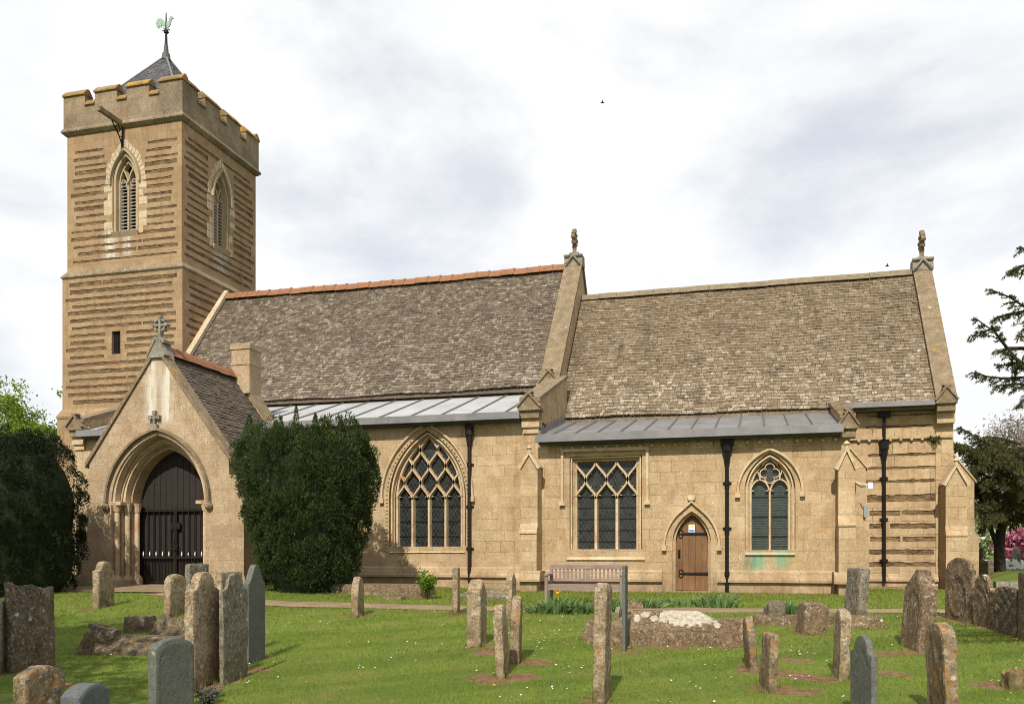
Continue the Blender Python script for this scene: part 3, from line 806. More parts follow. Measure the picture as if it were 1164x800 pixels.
# --- nave
RY = TCY; NY = 27.0; NYN = 2 * RY - NY
nz_r = atY(642, 305, RY)[1]; nz_e = atY(630, 437, 26.65)[1]
nslope = (nz_r - nz_e) / (RY - 26.65)
nzw = nz_e + nslope * (NY - 26.65)
NXE0, NXE1 = -6.32, -5.83          # east gable wall
mb = MB(); mb.prism([(NY, E0 - 1.2), (NYN, E0 - 1.2), (NYN, nzw - .12), (RY, nz_r - .15), (NY, nzw - .12)], lambda a, d, z: (d, a, z), XE + .1, NXE0 + .02); mb.build('nave_wall', M['stone'], CH)
def gable_pts(ye, ze, zr, lift, yb, zb):
    k = (zr - ze) / (RY - ye)
    return [(ye, zb), (2 * RY - ye, zb), (2 * RY - ye, ze + lift), (RY, zr + lift), (ye, ze + lift)]
TXa = lambda a, d, z: (d, a, z)
mb = MB(); mb.prism(gable_pts(26.72, nz_e + .05, nz_r, .17, 0, E0 + 3.2), TXa, NXE0, NXE1); mb.build('nave_gable', M['stone'], CH)
def gable_coping(x0, x1, ye, ze, zr, lift, th, mat, e=.06):
    k = (zr - ze) / (RY - ye); mb = MB()
    for sgn in (1, -1):
        f = lambda y: RY + sgn * (y - RY)
        pts = [(f(ye - .12), ze + lift - .12 * k), (f(RY), zr + lift), (f(RY), zr + lift + th * sqrt(1 + k * k)), (f(ye - .12), ze + lift - .12 * k + th * sqrt(1 + k * k))]
        mb.prism(pts, TXa, x0 - e, x1 + e)
    return mb.build('gable_coping', mat, CH)
gable_coping(NXE0, NXE1, 26.72, nz_e + .05, nz_r, .172, .09, M['coping'])
def kneeler(x0, x1, y, z, mat, name='kneeler'):
    """gablet-topped footstone of a coping, facing south"""
    xm = (x0 + x1) / 2; mb = MB()
    mb.prism([(x0 - .07, z - .02), (x1 + .07, z - .02), (x1 + .07, z + .08), (xm + .05, z + .40), (xm - .05, z + .40), (x0 - .07, z + .08)], TS(y), -.12, .35)
    mb.prism([(x0 - .03, z - .22), (x1 + .03, z - .22), (x1 + .03, z - .021), (x0 - .03, z - .021)], TS(y), -.04, .34)
    mb.strip([(x0 - .09, z + .07), (xm, z + .42), (x1 + .09, z + .07)], .07, TS(y), -.10, -.17, .6)
    mb.strip([(xm - .1, z + .36), (xm + .1, z + .48)], .07, TS(y), .05, -.15, .6); mb.strip([(xm + .1, z + .36), (xm - .1, z + .48)], .07, TS(y), .05, -.153, .6)
    return mb.build(name, mat, CH)
kneeler(NXE0, NXE1, 26.6, nz_e - .02, M['coping'])
# nave roof
def roof_south(name, mat, x0, x1, ye, ze, yr, zr, course, wid, rs, sag=0.0):
    mb = MB(); L = math.hypot(yr - ye, zr - ze); U = np.array([0, (yr - ye) / L, (zr - ze) / L]); Nv = np.array([0, -U[2], U[1]])
    slates(mb, (x0, ye, ze), (1, 0, 0), U, lambda s: (0, x1 - x0), Nv, L, course, wid, rs)
    # boarding below and the hidden north slope
    mb.prism([(ye + .03, ze - .17), (ye + .03, ze - .10), (yr, zr - .10), (yr, zr - .18)], TXa, x0, x1)
    mb.prism([(2 * yr - ye, ze - .06), (2 * yr - ye, ze), (yr + .002, zr), (yr + .002, zr - .06)], TXa, x0, x1)
    if sag:
        V = np.array(mb.v); k = np.clip((V[:, 0] - x0) / (x1 - x0), 0, 1)
        V[:, 2] -= sag * 4 * k * (1 - k); V[:, 2] += .02 * np.sin(V[:, 0] * 1.7 + V[:, 1]) ; mb.v = [tuple(q) for q in V]
    return mb.build(name, mat, CH)
nr = roof_south('nave_roof', M['nave_slate'], XE + .12, NXE0 - .005, 26.65, nz_e, RY, nz_r, .132, .165, rs_, .05)
mb = MB(); x = XE + .3; kk = 0
while x < NXE0 - .05:
    x1 = min(x + .46, NXE0); sg = -.05 * 4 * ((x - XE) / 13.6) * (1 - (x - XE) / 13.6); q0 = rs_.uniform(-.012, .012)
    pts = [(RY - .25, -.20), (RY - .16, -.06), (RY - .07, .05), (RY, .075), (RY + .07, .05), (RY + .16, -.06), (RY + .25, -.20), (RY, -.12)]
    mb.prism([(a, nz_r + .09 + b + sg + q0) for a, b in pts], TXa, x + .008, x1 - .008)
    mb.prism([(a, nz_r + .105 + b * 1.05 + sg + q0) for a, b in pts], TXa, x1 - .075, x1 + .0)
    x = x1
mb.build('ridge_tiles', M['tile'], nr)
# raking weather-mould on the tower above the nave roof
mb = MB(); k = nslope
mb.strip([(28.05, nz_r + .22 - (RY - 28.05) * k), (RY + .02, nz_r + .22)], .15, TE(XE + .1), .0, -.22, .9)
mb.build('weather_mould', M['pale_voussoir'], CH)

# --- south aisle
vz_b_pre = atY(746, 498.0, 23.0)[1]; vsl_pre = (atY(740, 476, 26.95)[1] - vz_b_pre - .17) / 3.85
AX0, AX1 = atY(85, 600, S_Y)[0], -5.62
az_b = atY(560, 477.6, 23.15)[1]; az_t = atY(560, 449.5, 26.95)[1]
ncx = (atY(448, 600, S_Y)[0] + atY(523.5, 600, S_Y)[0]) / 2; nhw = (atY(523.5, 600, S_Y)[0] - atY(448, 600, S_Y)[0]) / 2
nz0 = atY(486, 621, S_Y)[1]; nzs = atY(486, 566, S_Y)[1]; nzt = atY(486, 494, S_Y)[1]; nrise = nzt - nzs
wl = MB(); wl.box(AX0, AX1, S_Y, NY - .01, E0 - 1.4, az_b - .02)
cu = MB(); cu.prism(arch_outline(ncx, nhw + .16, nz0, nzs, nrise + .12, 18), TS(S_Y), -.1, .14); cu.prism(arch_outline(ncx, nhw + .03, nz0 + .002, nzs, nrise, 18), TS(S_Y), .05, .36)
cut(wl, cu, 'aisle_wall', [M['stone']], CH)
def lead_roof(name, mat, x0, x1, zb, zt, th, spacing, gut, x_off=.3, skew=None, edge=None):
    mb = MB(); y0, y1 = 23.1, 26.95
    mb.prism([(y0, zb + .03), (y0, zb + th), (y1, zt), (y1, zb + .03)], TXa, x0, x1)
    o = mb.build(name, mat, CH); L = math.hypot(y1 - y0, zt - zb - th); sl_ = (zt - zb - th) / (y1 - y0)
    mb = MB(); x = x0 + x_off
    while x < x1 - .1:
        mb.tube([(x, y0 + .16, zb + th + .16 * sl_ + .015), (x + rs_.uniform(-.02, .02), y1, zt + .015)], .028, 6); x += spacing * rs_.uniform(.95, 1.05)
    build_each(mb, 'lead_roll', edge or mat, o)
    mb = MB(); mb.box(x0 - .04, x1 + .04, y0 - .13, y0 - .002, zb, zb + th + .03)
    x = x0 + .8
    while x < x1: mb.box(x - .012, x + .012, y0 - .142, y0 + .01, zb - .006, zb + th + .042); x += 1.9
    mb.build('gutter', gut, o)
    mb = MB(); mb.box(x0 + .02, x1 - .02, y0 + .02, S_Y - .002, zb - .05, zb + .025); mb.build('eaves_board', M['lead_dark'], o)
    return o
lead_roof('aisle_roof', M['lead_pale'], AX0 + .45, AX1 - .5, az_b, az_t, .16, .93, M['lead'], .5, edge=M['lead_roll'])
# aisle end gables with coping
asl = (az_t - az_b - .16) / (26.95 - 23.1)
for xa, xb in ((AX0, AX0 + .42), (AX1 - .47, AX1)):
    mb = MB(); mb.prism([(S_Y + .005, az_b - .9), (NY - .03, az_b - .9), (NY - .03, az_t + .42), (S_Y - .1, az_b + .50), (S_Y - .1, az_b - .02), (S_Y + .005, az_b - .05)], TXa, xa, xb)
    g = mb.build('aisle_gable', M['stone'], CH)
    mb = MB(); mb.prism([(S_Y - .16, az_b + .48), (NY - .04, az_t + .422), (NY - .04, az_t + .52), (S_Y - .16, az_b + .59)], TXa, xa - .05, xb + .05)
    mb.build('gable_coping', M['coping'], g)
    mb = MB(); mb.box(xa - .02, xb + .006, S_Y - .11, S_Y + .3, az_b - .20, az_b - .004); mb.box(xa + .02, xb - .02, S_Y - .05, S_Y + .02, az_b - .36, az_b - .202); mb.build('corbel', M['dressed'], g)
    kneeler(xa, xb, S_Y - .16, az_b + .25, M['coping'])
# stepped lead flashing on the east side of that gable
mb = MB(); rz = lambda y: vz_b_pre + .2 + (y - 23.1) * vsl_pre
pts = [(S_Y + .05, rz(S_Y + .05) - .05), (26.8, rz(26.8) - .05)]; tp = []
for k in range(8):
    y0 = S_Y + .05 + k * .46; tp += [(y0, rz(y0) + .10), (y0 + .46, rz(y0) + .34)]
mb.prism(pts + [q for q in tp[::-1] if q[0] < 26.85], TE(AX1 + .002), -.012, .004)
mb.build('stepped_flashing', M['lead'], CH)

# windows with net tracery
def net_curves(cx, xs, pitch, zs, H, inside, zmax, n=20):
    out = []
    for x0 in xs:
        for s in (-1, 1):
            run = []
            k = 0
            while True:
                z = zs + k * H / n
                if z > zmax: break
                ph = (z - zs) / H
                x = x0 + s * pitch / 2 * (.5 - .5 * cos(pi * ph) )
                if inside(x, z): run.append((x, z))
                elif len(run) > 2: out.append(run); run = []
                else: run = []
                k += 1
            if len(run) > 2: out.append(run)
    return out
def saddle_bars(mb, T, x0, x1, z0, z1, step, d):
    z = z0 + step * .7
    while z < z1: mb.prism([(x0, z - .012), (x1, z - .012), (x1, z + .012), (x0, z + .012)], T, d - .02, d); z += step
def cusp(mb, T, x, z, dx, dz, w, d0, d1):
    n = math.hypot(dx, dz); px, pz = -dz / n * w * 2.4, dx / n * w * 2.4; bx, bz = x - dx * .3, z - dz * .3
    mb.prism([(bx + px, bz + pz), (x + dx * .45 + px * .28, z + dz * .45 + pz * .28), (x + dx * 1.1, z + dz * 1.1), (x + dx * .45 - px * .28, z + dz * .45 - pz * .28), (bx - px, bz - pz)], T, d0, d1)

def nave_window():
    T = TS(S_Y); p = 2 * nhw / 4; fr = MB()
    ins = lambda x, z: abs(x - ncx) < arch_half(nhw - .01, nzs, nrise, z)
    jam = [(ncx + nhw - .02, nz0)] + arch_pts(ncx, nhw - .02, nzs, nrise - .02, 18) + [(ncx - nhw + .02, nz0)]
    fr.strip(jam, .11, T, .34, .16, .5)
    fr.strip([(ncx + nhw + .09, nz0)] + arch_pts(ncx, nhw + .09, nzs, nrise + .05, 18) + [(ncx - nhw - .09, nz0)], .075, T, .17, .03, .6)
    zsp = nzs - .02; H = .46
    mx = [ncx + (k - 1) * p for k in range(3)]
    for x in mx: fr.strip([(x, nz0), (x, zsp)], .10, T, .34, .14, .55)
    allx = [ncx + (k - 3) * p for k in range(7)]
    for c in net_curves(ncx, allx, p, zsp, H, ins, nzt): fr.strip(c, .066, T, .335, .135, .66)
    # cusps in the light heads and the net cells
    for k in range(4):
        lc = ncx - nhw + p * (k + .5)
        for s in (-1, 1): cusp(fr, T, lc + s * p * .42, zsp + .09, -s * p * .20, -.02, .018, .19, .27)
    for r in range(1, 5):
        for k in range(-3, 4):
            xc = ncx + k * p + (0 if r % 2 else p / 2); zc_ = zsp + H * (r)
            for s in (-1, 1):
                for q in (-1, 1):
                    x, z = xc + s * p * .30, zc_ + q * H * .44
                    if ins(x + s * .02, z) and ins(x - s * p * .3, z): cusp(fr, T, x, z, -s * p * .10, -q * .05, .014, .20, .27)
    o = fr.build('window', M['dressed'], CH)
    gl = MB(); gl.prism(arch_outline(ncx, nhw, nz0, nzs, nrise, 18), T, .285, .30); gl.build('glass', M['glass'], o)
    sb = MB()
    for k in range(4): saddle_bars(sb, T, ncx - nhw + p * k + .04, ncx - nhw + p * (k + 1) - .04, nz0, zsp, .42, .284)
    build_each(sb, 'saddle_bar', M['iron_brown'], o)
    hd = MB(); hp = arch_pts(ncx, nhw + .36, nzs, nrise + .30, 18); hp = [q for q in hp if q[1] < az_b - .03]
    half = len(hp) // 2
    R = [q for q in hp if q[0] > ncx]; Lf = [q for q in hp if q[0] <= ncx]
    for seg in (R, Lf): hd.strip(seg, .085, T, .01, -.085, .6)
    for s in (-1, 1): hd.box(ncx + s * (nhw + .36) - .06, ncx + s * (nhw + .36) + .06, S_Y - .10, S_Y + .01, nzs - .12, nzs + .01)
    hd.build('hood_mould', M['dressed'], o)
    dt = MB(); path = []
    zz = nz0 - .12
    while zz < nzs: path += [(ncx - nhw - .215, zz), (ncx + nhw + .215, zz)]; zz += .105
    ap = arch_pts(ncx, nhw + .215, nzs, nrise + .17, 60)
    acc = 0
    for a, b in zip(ap[:-1], ap[1:]):
        acc += math.hypot(b[0] - a[0], b[1] - a[1])
        if acc > .105:
            acc = 0
            if b[1] < az_b - .06: path.append(b)
    for (x, z) in path:      # little four-leaved blocks
        e = .031; i = len(dt.v)
        dt.v += [(x - e, S_Y + .012, z - e), (x + e, S_Y + .012, z - e), (x + e, S_Y + .012, z + e), (x - e, S_Y + .012, z + e), (x, S_Y - .055, z)]
        for q in ((0, 1, 4), (1, 2, 4), (2, 3, 4), (3, 0, 4)): dt.f.append(tuple(i + k for k in q)); dt.m.append(0)
    build_each(dt, 'dogtooth', M['dressed'], o)
    for s in (-1, 1):
        pass
    ch = MB(); ch.strip([(ncx + nhw + .215, nz0 - .15)] + arch_pts(ncx, nhw + .215, nzs, nrise + .17, 18)[:17] , .085, T, .03, -.004, .9)
    si = MB(); si.prism([(.0, nz0 - .17), (.16, nz0 + .0), (.20, nz0 - .17)], lambda a, d, z: (d, S_Y - .035 + a, z), ncx - nhw - .14, ncx + nhw + .14); si.build('sill', M['dressed'], o)
nave_window()

# vestry wall (east part of the south aisle)
VX0, VX1 = AX1 + .003, atY(966, 600, S_Y)[0]
vz_b = atY(746, 498.0, 23.0)[1]; vz_t = atY(740, 476, 26.95)[1]
rx0, rx1 = atY(652.5, 600, S_Y)[0], atY(724.5, 600, S_Y)[0]; rz0, rz1 = atY(690, 624, S_Y)[1], atY(690, 521, S_Y)[1]
dx0, dx1 = atY(768.5, 640, S_Y)[0], atY(804, 640, S_Y)[0]; dcx = (dx0 + dx1) / 2; dhw = (dx1 - dx0) / 2 + .02
dz0 = atY(786, 671.5, S_Y)[1]; dzs = atY(786, 616, S_Y)[1]; dzt = atY(786, 584.5, S_Y)[1]
vx0, vx1 = atY(852.5, 600, S_Y)[0], atY(898, 600, S_Y)[0]; vcx = (vx0 + vx1) / 2; vhw = (vx1 - vx0) / 2
vz0, vzs, vzt = atY(875, 625, S_Y)[1], atY(875, 557, S_Y)[1], atY(875, 520, S_Y)[1]
wl = MB(); wl.box(VX0, VX1, S_Y, NY - .01, E0 - 1.4, vz_b - .02)
cu = MB()
cu.box(rx0 - .12, rx1 + .12, S_Y - .1, S_Y + .12, rz0, rz1 + .07); cu.box(rx0, rx1, S_Y + .05, S_Y + .36, rz0 + .002, rz1)
DO = lambda ww, zz: [(dcx + dhw + ww, dz0)] + arch_pts(dcx, dhw + ww, dzs, dzt - dzs + zz, 12) + [(dcx - dhw - ww, dz0)]
cu.prism(DO(.07, .08), TS(S_Y), -.1, .10); cu.prism(DO(0, 0), TS(S_Y), .05, .34)
cu.prism(arch_outline(vcx, vhw + .13, vz0, vzs, vzt - vzs + .12, 16), TS(S_Y), -.1, .12); cu.prism(arch_outline(vcx, vhw + .02, vz0 + .002, vzs, vzt - vzs, 16), TS(S_Y), .05, .36)
cut(wl, cu, 'vestry_wall', [M['stone']], CH)
lead_roof('vestry_roof', M['lead'], VX0 + .01, VX1 - .22, vz_b, vz_t, .17, .60, M['lead'], .35, edge=M['lead_roll'])
vasl = (vz_t - vz_b - .2) / (26.95 - 23.1)
mb = MB(); xa, xb = VX1 - .20, VX1 + .22
mb.prism([(S_Y + .003, vz_b - .6), (NY - .02, vz_b - .6), (NY - .02, vz_t + .22), (S_Y - .08, vz_b + .40), (S_Y - .08, vz_b - .03), (S_Y + .003, vz_b - .06)], TXa, xa, VX1 - .004)
g = mb.build('vestry_gable', M['stone'], CH)
mb = MB(); n = 7
for k in range(n):      # coping in separate overlapping stones
    a, b = k / n, (k + 1) / n - .01; ya, yb = S_Y - .15 + 3.72 * a, S_Y - .15 + 3.72 * b; za, zb2 = vz_b + .38 + (vz_t - vz_b - .16) * a, vz_b + .38 + (vz_t - vz_b - .16) * b
    mb.prism([(ya, za), (yb, zb2), (yb, zb2 + .06), (ya, za + .11)], TXa, xa - .05, xb - .1)
mb.build('gable_coping', M['coping'], g)
kneeler(xa, xb - .12, S_Y - .14, vz_b + .12, M['coping'])

def rect_window():
    T = TS(S_Y); p = (rx1 - rx0) / 3; fr = MB(); cx = (rx0 + rx1) / 2
    ins = lambda x, z: rx0 + .01 < x < rx1 - .01 and z < rz1 - .005
    fr.strip([(rx0 + .02, rz0), (rx0 + .02, rz1)], .10, T, .34, .16, .5); fr.strip([(rx1 - .02, rz0), (rx1 - .02, rz1)], .10, T, .34, .16, .5)
    fr.strip([(rx0, rz1 - .02), (rx1, rz1 - .02)], .08, T, .34, .17, .5)
    for x in (rx0 - .075, rx1 + .075): fr.strip([(x, rz0), (x, rz1 + .02)], .06, T, .14, .02, .6)
    fr.strip([(rx0 - .10, rz1 + .04), (rx1 + .10, rz1 + .04)], .05, T, .14, .02, .6)
    zsp = atY(690, 566, S_Y)[1]; H = .50
    for k in (1, 2): fr.strip([(rx0 + k * p, rz0), (rx0 + k * p, zsp)], .12, T, .34, .14, .55)
    for c in net_curves(cx, [rx0 + k * p for k in range(-1, 5)], p, zsp, H, ins, zsp + H * 1.93): fr.strip(c, .07, T, .335, .135, .66)
    for k in range(3):
        lc = rx0 + p * (k + .5)
        for s in (-1, 1): cusp(fr, T, lc + s * p * .43, zsp + .11, -s * p * .2, -.03, .02, .19, .27)
    for k in range(0, 4):
        xc = rx0 + k * p
        for s in (-1, 1):
            for q in (-1, 1):
                x, z = xc + s * p * .31, zsp + H + q * H * .42
                if ins(x, z) and ins(x - s * p * .2, z): cusp(fr, T, x, z, -s * p * .11, -q * .05, .016, .20, .27)
    o = fr.build('window', M['dressed'], CH)
    gl = MB(); gl.prism([(rx0, rz0), (rx1, rz0), (rx1, rz1), (rx0, rz1)], T, .285, .30); gl.build('glass', M['glass'], o)
    sb = MB()
    for k in range(3): saddle_bars(sb, T, rx0 + p * k + .05, rx0 + p * (k + 1) - .05, rz0, zsp + .1, .30, .284)
    build_each(sb, 'saddle_bar', M['iron_brown'], o)
    lx0, lx1, lzt, lzb = atY(639.5, 510, S_Y)[0], atY(736, 510, S_Y)[0], atY(690, 511, S_Y)[1], atY(690, 570, S_Y)[1]
    hd = MB(); hd.box(lx0 - .04, lx1 + .04, S_Y - .09, S_Y + .01, lzt - .04, lzt + .045)
    for x in (lx0, lx1): hd.box(x - .035, x + .035, S_Y - .075, S_Y + .01, lzb, lzt - .041); hd.box(x - .075, x + .075, S_Y - .10, S_Y + .012, lzb - .09, lzb + .01)
    hd.build('hood_mould', M['dressed'], o)
    si = MB(); si.prism([(.0, rz0 - .28), (.16, rz0 + .0), (.20, rz0 - .28)], lambda a, d, z: (d, S_Y - .045 + a, z), rx0 - .2, rx1 + .2); si.build('sill', M['dressed'], o)
rect_window()
def vestry_window():
    T = TS(S_Y); fr = MB(); rise = vzt - vzs
    fr.strip([(vcx + vhw - .01, vz0)] + arch_pts(vcx, vhw - .01, vzs, rise - .01, 16) + [(vcx - vhw + .01, vz0)], .10, T, .34, .16, .5)
    fr.strip([(vcx + vhw + .075, vz0)] + arch_pts(vcx, vhw + .075, vzs, rise + .05, 16) + [(vcx - vhw - .075, vz0)], .06, T, .15, .03, .6)
    zsp = vzs - .08
    fr.strip([(vcx, vz0), (vcx, zsp + .05)], .085, T, .34, .15, .45)
    for s in (-1, 1):
        hc = vcx + s * vhw / 2; w2 = vhw / 2
        # ogee light heads whose tips carry the quatrefoil
        A = [(hc + s * w2 * cos(t), zsp + .36 * sin(t) ** 1.1) for t in np.linspace(0, pi / 2, 9)]
        B = [(hc - s * w2 * cos(t), zsp + .36 * sin(t) ** 1.1) for t in np.linspace(0, pi / 2, 9)]
        fr.strip(A + [(hc, zsp + .46)], .075, T, .335, .155, .45); fr.strip(B + [(hc, zsp + .46)], .075, T, .335, .152, .45)
        for q in (-1, 1): cusp(fr, T, hc + q * w2 * .90, zsp + .10, -q * w2 * .36, -.03, .018, .19, .27)
        fr.strip([(hc, zsp + .42), (vcx + s * .30, zsp + .58), (vcx + s * .20, zsp + .74)], .06, T, .33, .16, .45)
    qc = zsp + .52
    for k in range(4):      # quatrefoil lobes
        a = k * pi / 2; lx, lz = vcx + .125 * cos(a), qc + .135 * sin(a)
        fr.strip([(lx + .115 * cos(a + t), lz + .115 * sin(a + t)) for t in np.linspace(-2.0, 2.0, 13)], .05, T, .33, .17, .5)
    o = fr.build('window', M['dressed'], CH)
    gl = MB(); gl.prism(arch_outline(vcx, vhw, vz0, vzs, rise, 16), T, .285, .30); gl.build('glass', M['glass_slats'], o)
    sb = MB()
    for s in (-1, 1): saddle_bars(sb, T, vcx + min(s * .05, s * (vhw - .03)), vcx + max(s * .05, s * (vhw - .03)), vz0, zsp, .50, .284)
    build_each(sb, 'saddle_bar', M['iron_brown'], o)
    hd = MB(); hd.strip(arch_pts(vcx, vhw + .30, vzs - .05, rise + .26, 16), .085, T, .01, -.09, .6)
    for s in (-1, 1): hd.box(vcx + s * (vhw + .30) - .065, vcx + s * (vhw + .30) + .065, S_Y - .11, S_Y + .012, vzs - .17, vzs - .04)
    hd.build('hood_mould', M['dressed'], o)
    si = MB(); si.prism([(.0, vz0 - .12), (.12, vz0 + .0), (.20, vz0 - .12)], lambda a, d, z: (d, S_Y - .06 + a, z), vcx - vhw - .12, vcx + vhw + .12)
    si.build('sill', M['stone_sill'], o)
M['stone_sill'] = stone('copper_stained_sill', LS1, LS2, LSM, 3, 3, [(-.5, 1.2, 23, 24, E0 - .5, E0 + .3, (.22, .38, .27), .65)], .2, 0, .1)
vestry_window()

# priest's door
def priest_door():
    T = TS(S_Y)
    mb = MB(); nb = 5
    for k in range(nb):
        x0 = dcx - dhw + 2 * dhw * k / nb; x1 = dcx - dhw + 2 * dhw * (k + 1) / nb - .006; pts = []
        rise = dzt - dzs
        top = [(x, max(dzs, dzs + (0 if abs(x - dcx) >= dhw else 1) * 0) ) for x in (x0, x1)]
        def ht(x):
            lo_, hi_ = dzs, dzt
            for _ in range(24):
                mid = (lo_ + hi_) / 2
                if arch_half(dhw, dzs, rise, mid) > abs(x - dcx): lo_ = mid
                else: hi_ = mid
            return lo_
        xs_ = np.linspace(x0, x1, 6); pts = [(x0, dz0 + .01), (x1, dz0 + .01)] + [(x, ht(x) - .004) for x in xs_[::-1]]
        mb.prism(pts, T, .24 + rs_.uniform(-.004, .004), .29)
    o = mb.build('door', M['door_wood'], CH)
    bk = MB(); bk.prism(DO(0, 0), T, .30, .33); bk.build('door_backing', M['dark_void'], o)
    for zz in (atY(786, 606.5, S_Y)[1], atY(786, 652, S_Y)[1]):
        h = MB(); h.prism([(dcx + dhw - .01, zz - .04), (dcx - dhw * .55, zz - .03), (dcx - dhw * .55, zz + .03), (dcx + dhw - .01, zz + .04)], T, .222, .245)
        for s in (-1, 1): h.tube([(dcx - dhw * .55 - .06 + .055 * cos(q), S_Y + .232, zz + s * .05 + .05 * sin(q)) for q in np.linspace(0, 2 * pi, 11)], .014, 5)
        h.tube([(dcx - dhw * .5, S_Y + .232, zz), (dcx - dhw * .82, S_Y + .232, zz)], .016, 5)
        h.build('hinge', M['iron'], o)
    h = MB(); hx = dcx - dhw * .80; hz = atY(770, 629, S_Y)[1]
    h.tube([(hx, S_Y + .225, hz - .09), (hx, S_Y + .19, hz - .05), (hx, S_Y + .19, hz + .05), (hx, S_Y + .225, hz + .09)], .014, 6); h.box(hx - .03, hx + .03, S_Y + .222, S_Y + .242, hz - .11, hz + .11); h.build('handle', M['iron'], o)
    nx0, nx1, nzb, nzt = atY(782, 600, S_Y)[0], atY(789, 600, S_Y)[0], atY(786, 605, S_Y)[1], atY(786, 595.5, S_Y)[1]
    h = MB(); h.prism([(nx0, nzb + .012), (nx1, nzb + .012), (nx1, nzt), (nx0, nzt)], T, .218, .224)
    h.prism([(nx0 + .012, nzb + .022), (nx1 - .012, nzb + .022), (nx1 - .012, nzb + .085), (nx0 + .012, nzb + .085)], T, .2165, .219, 1)
    h.prism([(nx0 + .03, nzt - .085), (nx1 - .03, nzt - .085), (nx1 - .03, nzt - .03), (nx0 + .03, nzt - .03)], T, .2165, .219, 2)
    n_ = h.build('notice', [M['white_paint'], M['blue_print'], M['yellow_print']], o); n_['label'] = 'small white notice with blue and yellow print'
    hd = MB()
    hp = arch_pts(dcx, dhw + .28, dzs - .10, dzt - dzs + .36, 14); mid = len(hp) // 2
    hp = [(x, z + .07 * max(0, 1 - abs(k - mid) / 3.5) ** 2) for k, (x, z) in enumerate(hp)]
    hd.strip(hp, .075, T, .01, -.085, .6)
    for s in (-1, 1): hd.box(dcx + s * (dhw + .28) - .06, dcx + s * (dhw + .28) + .06, S_Y - .105, S_Y + .012, dzs - .22, dzs - .09)
    hd.prism([(dcx - .10, dzt + .45), (dcx - .07, dzt + .36), (dcx + .07, dzt + .36), (dcx + .10, dzt + .45), (dcx + .10, dzt + .49), (dcx - .10, dzt + .49)], T, -.10, .01)
    hd.build('hood_mould', M['dressed'], o)
    st = MB(); st.box(dcx - dhw - .05, dcx + dhw + .05, S_Y - .12, S_Y + .3, dz0 - .14, dz0 - .004); st.box(dcx - dhw - .25, dcx + dhw + .35, S_Y - .4, S_Y - .02, dz0 - .34, dz0 - .15); st.build('doorstep', M['stone'], o)
priest_door()

# plinths
def plinth(x0, x1, y, zt, zb, out=.13, name='plinth', bt=None, mat=None):
    mb = MB()
    mb.prism([(0, zt + .03), (-out * .45, zt - .02), (-out * .5, zt - .06), (-out * .55, zt - .065), (-out, zb + .06), (-out, zb), (0, zb - .03)], lambda a, d, z: (d, y + a, z), x0, x1)
    mb.prism([(.02, zb - .001), (-out * .35, zb - .001), (-out * .35, E0 - 1.3), (.02, E0 - 1.3)], lambda a, d, z: (d, y + a, z), x0, x1)
    return mb.build(name, mat or M['stone'], CH)
pzt, pzb = atY(700, 648.5, S_Y)[1], atY(700, 660.5, S_Y)[1]
plinth(atY(400, 650, S_Y)[0] - 3, -6.06, S_Y, E0 - .36, E0 - .62)
plinth(-5.56, atY(753, 650, S_Y)[0], S_Y, pzt, pzb); plinth(atY(815.5, 650, S_Y)[0], 1.88, S_Y, pzt, pzb)
plinth(VX1 + .4, 4.86, 27.0, E0 - .55, E0 - .75, .10, mat=M['stone_chancel'])

# buttresses
def buttress(x0, x1, y0, yw, zpk, zsh, zset, mat, low=.12, pl=True, west=False):
    """south-facing buttress: gablet head, one set-off, plinth"""
    T = TS(y0); xm = (x0 + x1) / 2; mb = MB(); dd = yw - y0
    mb.prism([(x0, zset), (x1, zset), (x1, zsh), (xm, zpk), (x0, zsh)], T, 0, dd)
    mb.box(x0 - .003, x1 + .003, y0 - low, yw + .001, E0 - 1.35, zset - .13)
    mb.prism([(y0 - low - .03, zset - .17), (y0 - low - .03, zset - .13), (y0 - .002, zset + .10), (yw + .002, zset + .10), (yw + .002, zset - .17)], TXa, x0 - .012, x1 + .012)
    o = mb.build('buttress', mat, CH)
    cp = MB(); cp.strip([(x0 - .05, zsh - .03), (xm, zpk + .05), (x1 + .05, zsh - .03)], .13, T, .18, -.06, .75)
    cp.tube([(xm, y0 + .02, zpk), (xm, y0 + .02, zpk + .14), (xm, y0 + .02, zpk + .18), (xm, y0 + .02, zpk + .26)], [.05, .045, .085, .02], 7)
    # roof of the gablet running back to the wall
    for s in (-1, 1): cp.prism([(xm, zpk + .005), (xm + s * (x1 - x0 + .06) / 2, zsh - .005), (xm + s * (x1 - x0 + .06) / 2, zsh + .06), (xm, zpk + .07)], T, -.02, dd + .002)
    cp.build('gablet_coping', M['dressed'], o)
    if pl:
        p = MB(); out = .11
        for (xa, xb, ya) in ((x0 - out, x1 + out, y0 - low - out),):
            p.prism([(ya, pzb), (ya, pzb + .06), (ya + out * .9, pzt), (yw + .003, pzt), (yw + .003, pzb)], TXa, xa + .0, xb)
        p.build('plinth', mat, o)
    return o
bx0, bx1 = atY(592, 600, 22.9)[0], atY(611, 600, 22.9)[0]
buttress(bx0, bx1, 22.9, S_Y + .01, atY(601, 517, 22.9)[1], atY(601, 531, 22.9)[1], atY(601, 599, 22.9)[1], M['stone'])
b2 = buttress(atY(953, 600, 22.85)[0], atY(972, 600, 22.85)[0], 22.85, S_Y + .01, atY(965, 513, 22.9)[1], atY(965, 532, 22.9)[1], atY(965, 590, 22.9)[1], M['stone'])
